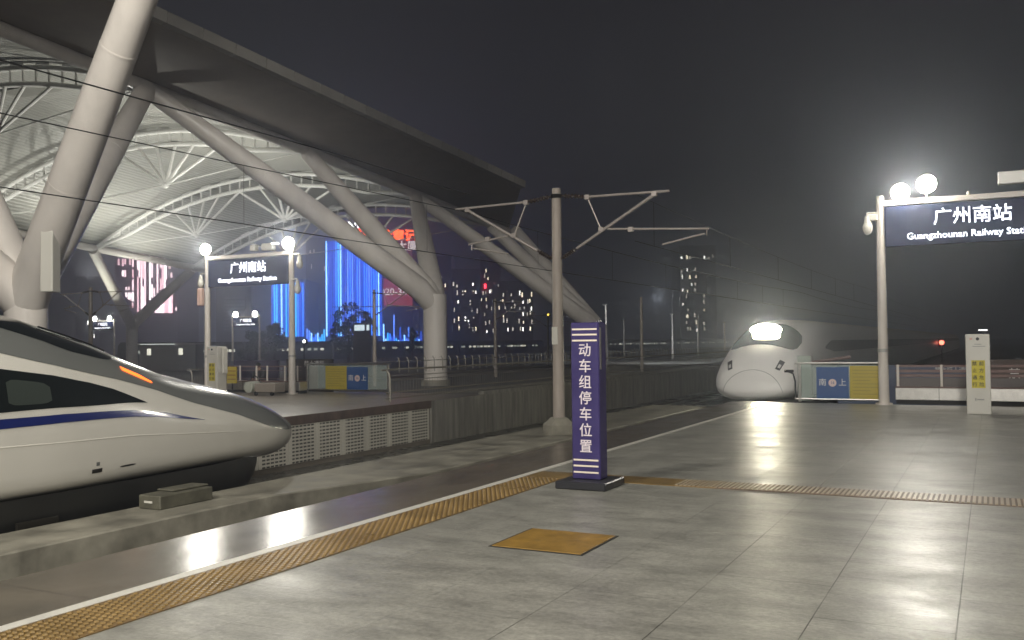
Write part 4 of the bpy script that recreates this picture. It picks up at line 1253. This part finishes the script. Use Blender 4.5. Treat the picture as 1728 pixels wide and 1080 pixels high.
for (x, y0_, y1_) in segs:
    strips(r5, o5, w5, 194, 300, 330, [x], lambda _x: (y0_, y1_), PINK, wpx=1.7, d=.5)

# ------------------------------------------------------------------ lit trains parked across the yard (window dashes near the horizon)
M_pt = mat('dim_parked_train_paint', (.07, .08, .07), .6)
M_pw = [emat('parked_train_window', (1, .97, .8), 1.3), emat('parked_train_window_dim', (.95, 1, .85), .6)]
for (xx, y0_, nc, lab, zc) in ((-104, 262, 10, 'long parked train with a line of lit windows at the right horizon', .95), (-122, 104, 6, 'parked train with lit windows below the blue facades', .8)):
    root = thing('parked_train', lab, 'train', (xx, y0_, -1.4), 'parked trains across the yard')
    for c in range(nc):
        ya = y0_ + c * 25.5
        cb_ = MB().prism([(-1.6, -1.3), (1.6, -1.3), (1.65, .6), (1.5, 1.9), (.9, 2.4), (-.9, 2.4), (-1.5, 1.9), (-1.65, .6)], (xx, ya, 0), (1, 0, 0), (0, 0, 1), (0, 25, 0)).build('carriage', M_pt, root, bevel=.02)
        if xx == -92: rn = range(2, 22, 3)
        else: rn = range(1, 23, 2)
        for k_ in rn:
            if random.random() < .2: continue
            MB().box(xx + 1.63, xx + 1.68, ya + k_, ya + k_ + random.choice((1.1, 1.5, 1.8)), zc - .2, zc + .25).build('window', random.choice(M_pw), cb_)
# long low wall beyond the yard
wl_ = MB().box(-420, -421, -20, 900, -1.42, 2.0)
lw = MB().box(-134, -133.6, 40, 700, -1.42, .3).build('boundary_wall', mat('dark_green_grey_wall', (.07, .08, .07), .8)); tag(lw, 'long low dark boundary wall across the rail yard', 'wall')

g_ = at(236, 590, 118)
sh = thing('low_shed', 'low dim shed with a bright roof line left of the left sign post', 'shed', (g_.x, g_.y, -1.42))
MB().obox((g_.x, g_.y, 0), CAM_U, CAM_D, 0, 7.0, 0, 3, -1.42, 1.9).build('wall', mat('dim_shed_wall', (.16, .15, .14), .7), sh)
MB().obox((g_.x, g_.y, 0), CAM_U, CAM_D, -.3, 7.3, -.5, 3.3, 1.9, 2.02).build('roof', M_galv, sh)
MB().obox((g_.x, g_.y, 0), CAM_U, CAM_D, .2, 4.6, -.56, -.5, 1.92, 1.99).build('roof_light_line', emat('shed_light_line', (.9, 1, .9), 1.2), sh)
for a in (.9, 4.9):
    MB().obox((g_.x, g_.y, 0), CAM_U, CAM_D, a, a + .5, -.05, .0, .6, 1.4).build('window', M_pw[0], sh)

# signal lamps at the right horizon
def signal(px, py, D, col, s, r_, lab, grp):
    g_ = at(px, py, D)
    root = thing('signal_lamp', lab, 'signal', (g_.x, g_.y, -1.42), grp)
    MB().tube((g_.x, g_.y, -1.42), (g_.x, g_.y, g_.z - r_), .08, None, 8).build('mast', M_wire, root)
    MB().box(g_.x - r_ * 1.3, g_.x + r_ * 1.3, g_.y + .05, g_.y + .4, g_.z - r_ * 1.6, g_.z + r_ * 1.6).build('head', M_black, root)
    MB().ell(tuple(g_), r_, .12, r_, 12, 8).build('lens', emat('signal_%d' % int(px), col, s), root)


signal(1589, 578, 120, (1, .16, .1), 7, .3, 'glowing red signal lamp beyond the right barrier', 'far signal lamps')
signal(1567, 573, 160, (1, .95, .85), 8, .24, 'white lamp left of the red signal', 'far signal lamps')
signal(1558, 573, 170, (1, .95, .85), 4, .16, 'faint white lamp, leftmost beyond the right barrier', 'far signal lamps')
signal(1599, 570, 170, (1, .98, .95), 6, .2, 'white lamp right of the red signal', 'far signal lamps')
signal(925, 531, 120, (1, .7, .1), 3, .13, 'small yellow lamp left of the tall mast', 'far signal lamps')
signal(513, 576, 120, (1, .98, .95), 8, .2, 'bright white lamp below the left blue facade', 'far signal lamps')
fl = thing('far_light_bar', 'short white light bar above the right white cabinet', 'lamp', tuple(at(1659, 557, 150)))
g_ = at(1659, 557, 150)
MB().obox(tuple(g_), CAM_U, CAM_D, -.7, .7, 0, .1, -.1, .1).build('tube', emat('white_light_bar', (1, .98, .95), 4), fl)
MB().tube((g_.x, g_.y + .2, -1.42), (g_.x, g_.y + .2, g_.z), .08, None, 8).build('pole', M_wire, fl)
sc2 = thing('lit_screen', 'bright pale screen on a dark gantry before the blue facade', 'screen', tuple(at(607, 553, 150)))
g_ = at(607, 553, 150)
MB().obox(tuple(g_), CAM_U, CAM_D, -.85, .75, 0, .15, -.45, .45).build('screen', emat('pale_cyan_screen', (.75, .9, .95), 1.5), sc2)
MB().obox(tuple(g_), CAM_U, CAM_D, 1.1, 1.5, 0, .15, -.45, .45).build('side_screen', MATS['pale_cyan_screen'], sc2)
MB().obox((g_.x, g_.y, 0), CAM_U, CAM_D, -1.1, 1.7, .16, .5, -1.42, g_.z + .8).build('cabin', M_tower, sc2)
MB().obox((g_.x, g_.y, 0), CAM_U, CAM_D, -4.5, 3.4, .2, .3, g_.z + 3.3, g_.z + 3.45).build('gantry_beam', M_galv, sc2)

# ------------------------------------------------------------------ trees: dark crowns before the blue facades
M_leaf = mat('dark_leaves', (.03, .045, .025), .7); M_bark = mat('dark_bark', (.05, .04, .03), .9)


def tree(px, D, ytop, wpx, label, seed):
    rng = random.Random(seed)
    g_ = at(px, 585, D); zt_ = at(px, ytop, D).z; w = wpx / FPX * D / 2
    root = thing('tree', label, 'tree', (g_.x, g_.y, -1.42), 'dark trees before the city')
    tk = MB().path([(g_.x, g_.y, -1.42), (g_.x + .1, g_.y, 0), (g_.x, g_.y, zt_ * .7)], [.28, .22, .08], 8)
    for i in range(6):
        a = rng.uniform(0, 6.28); z0 = rng.uniform(.2, .55) * zt_
        tk.tube((g_.x, g_.y, z0), (g_.x + math.cos(a) * w * .7, g_.y + math.sin(a) * w * .7, z0 + zt_ * .3), .08, .02, 5)
    tk.build('trunk', M_bark, root)
    cr = MB(); cl = [(rng.gauss(0, .42), rng.gauss(0, .42), rng.uniform(.12, .95)) for _ in range(26)]
    for (a, b_, c) in cl:
        k_ = (1.05 - c) ** .6 + .15
        cx_, cy_, cz_ = g_.x + a * w * k_, g_.y + b_ * w * k_, -.3 + c * (zt_ + .3)
        rr_ = w * rng.uniform(.2, .36)
        for _ in range(75):
            d = Vector((rng.gauss(0, 1), rng.gauss(0, 1), rng.gauss(0, 1))).normalized() * rr_ * rng.uniform(.3, 1.05)
            p = Vector((cx_, cy_, cz_)) + d; s_ = rng.uniform(.12, .26) * (w / 3.0)
            u = Vector((rng.gauss(0, 1), rng.gauss(0, 1), rng.gauss(0, 1))).normalized(); v = u.orthogonal().normalized()
            cr.add([p - u * s_, p + v * s_ * .6, p + u * s_, p - v * s_ * .6], [(0, 1, 2, 3)])
    me = bpy.data.meshes.new('crown'); me.from_pydata(cr.v, [], cr.f); me.materials.append(M_leaf)
    link('crown', me, root)


tree(588, 165, 512, 62, 'dark wide tree in front of the tall blue facade', 1)
tree(618, 160, 522, 46, 'dark tree right of the widest one before the blue facade', 2)
tree(462, 170, 548, 56, 'dark rounded tree before the low blue facade', 3)
tree(430, 150, 560, 50, 'small dark tree beside the distant small station sign', 4)
tree(695, 175, 552, 30, 'small dark tree just left of the centre column', 5)

# ------------------------------------------------------------------ haze
HAZE = True
if HAZE:
    hz = MB().box(-330, 60, -20, 560, -2.4, 75).build('haze', bpy.data.materials.new('night_mist'))
    hz['kind'] = 'stuff'
    mt = hz.data.materials[0]; mt.use_nodes = True
    n = mt.node_tree.nodes; l = mt.node_tree.links
    n.remove(n['Principled BSDF'])
    pv = n.new('ShaderNodeVolumePrincipled'); pv.inputs['Density'].default_value = .0042
    pv.inputs['Color'].default_value = (.75, .8, .94, 1); pv.inputs['Anisotropy'].default_value = .82
    l.new(pv.outputs[0], n['Material Output'].inputs['Volume'])
    cy.volume_max_steps = 64
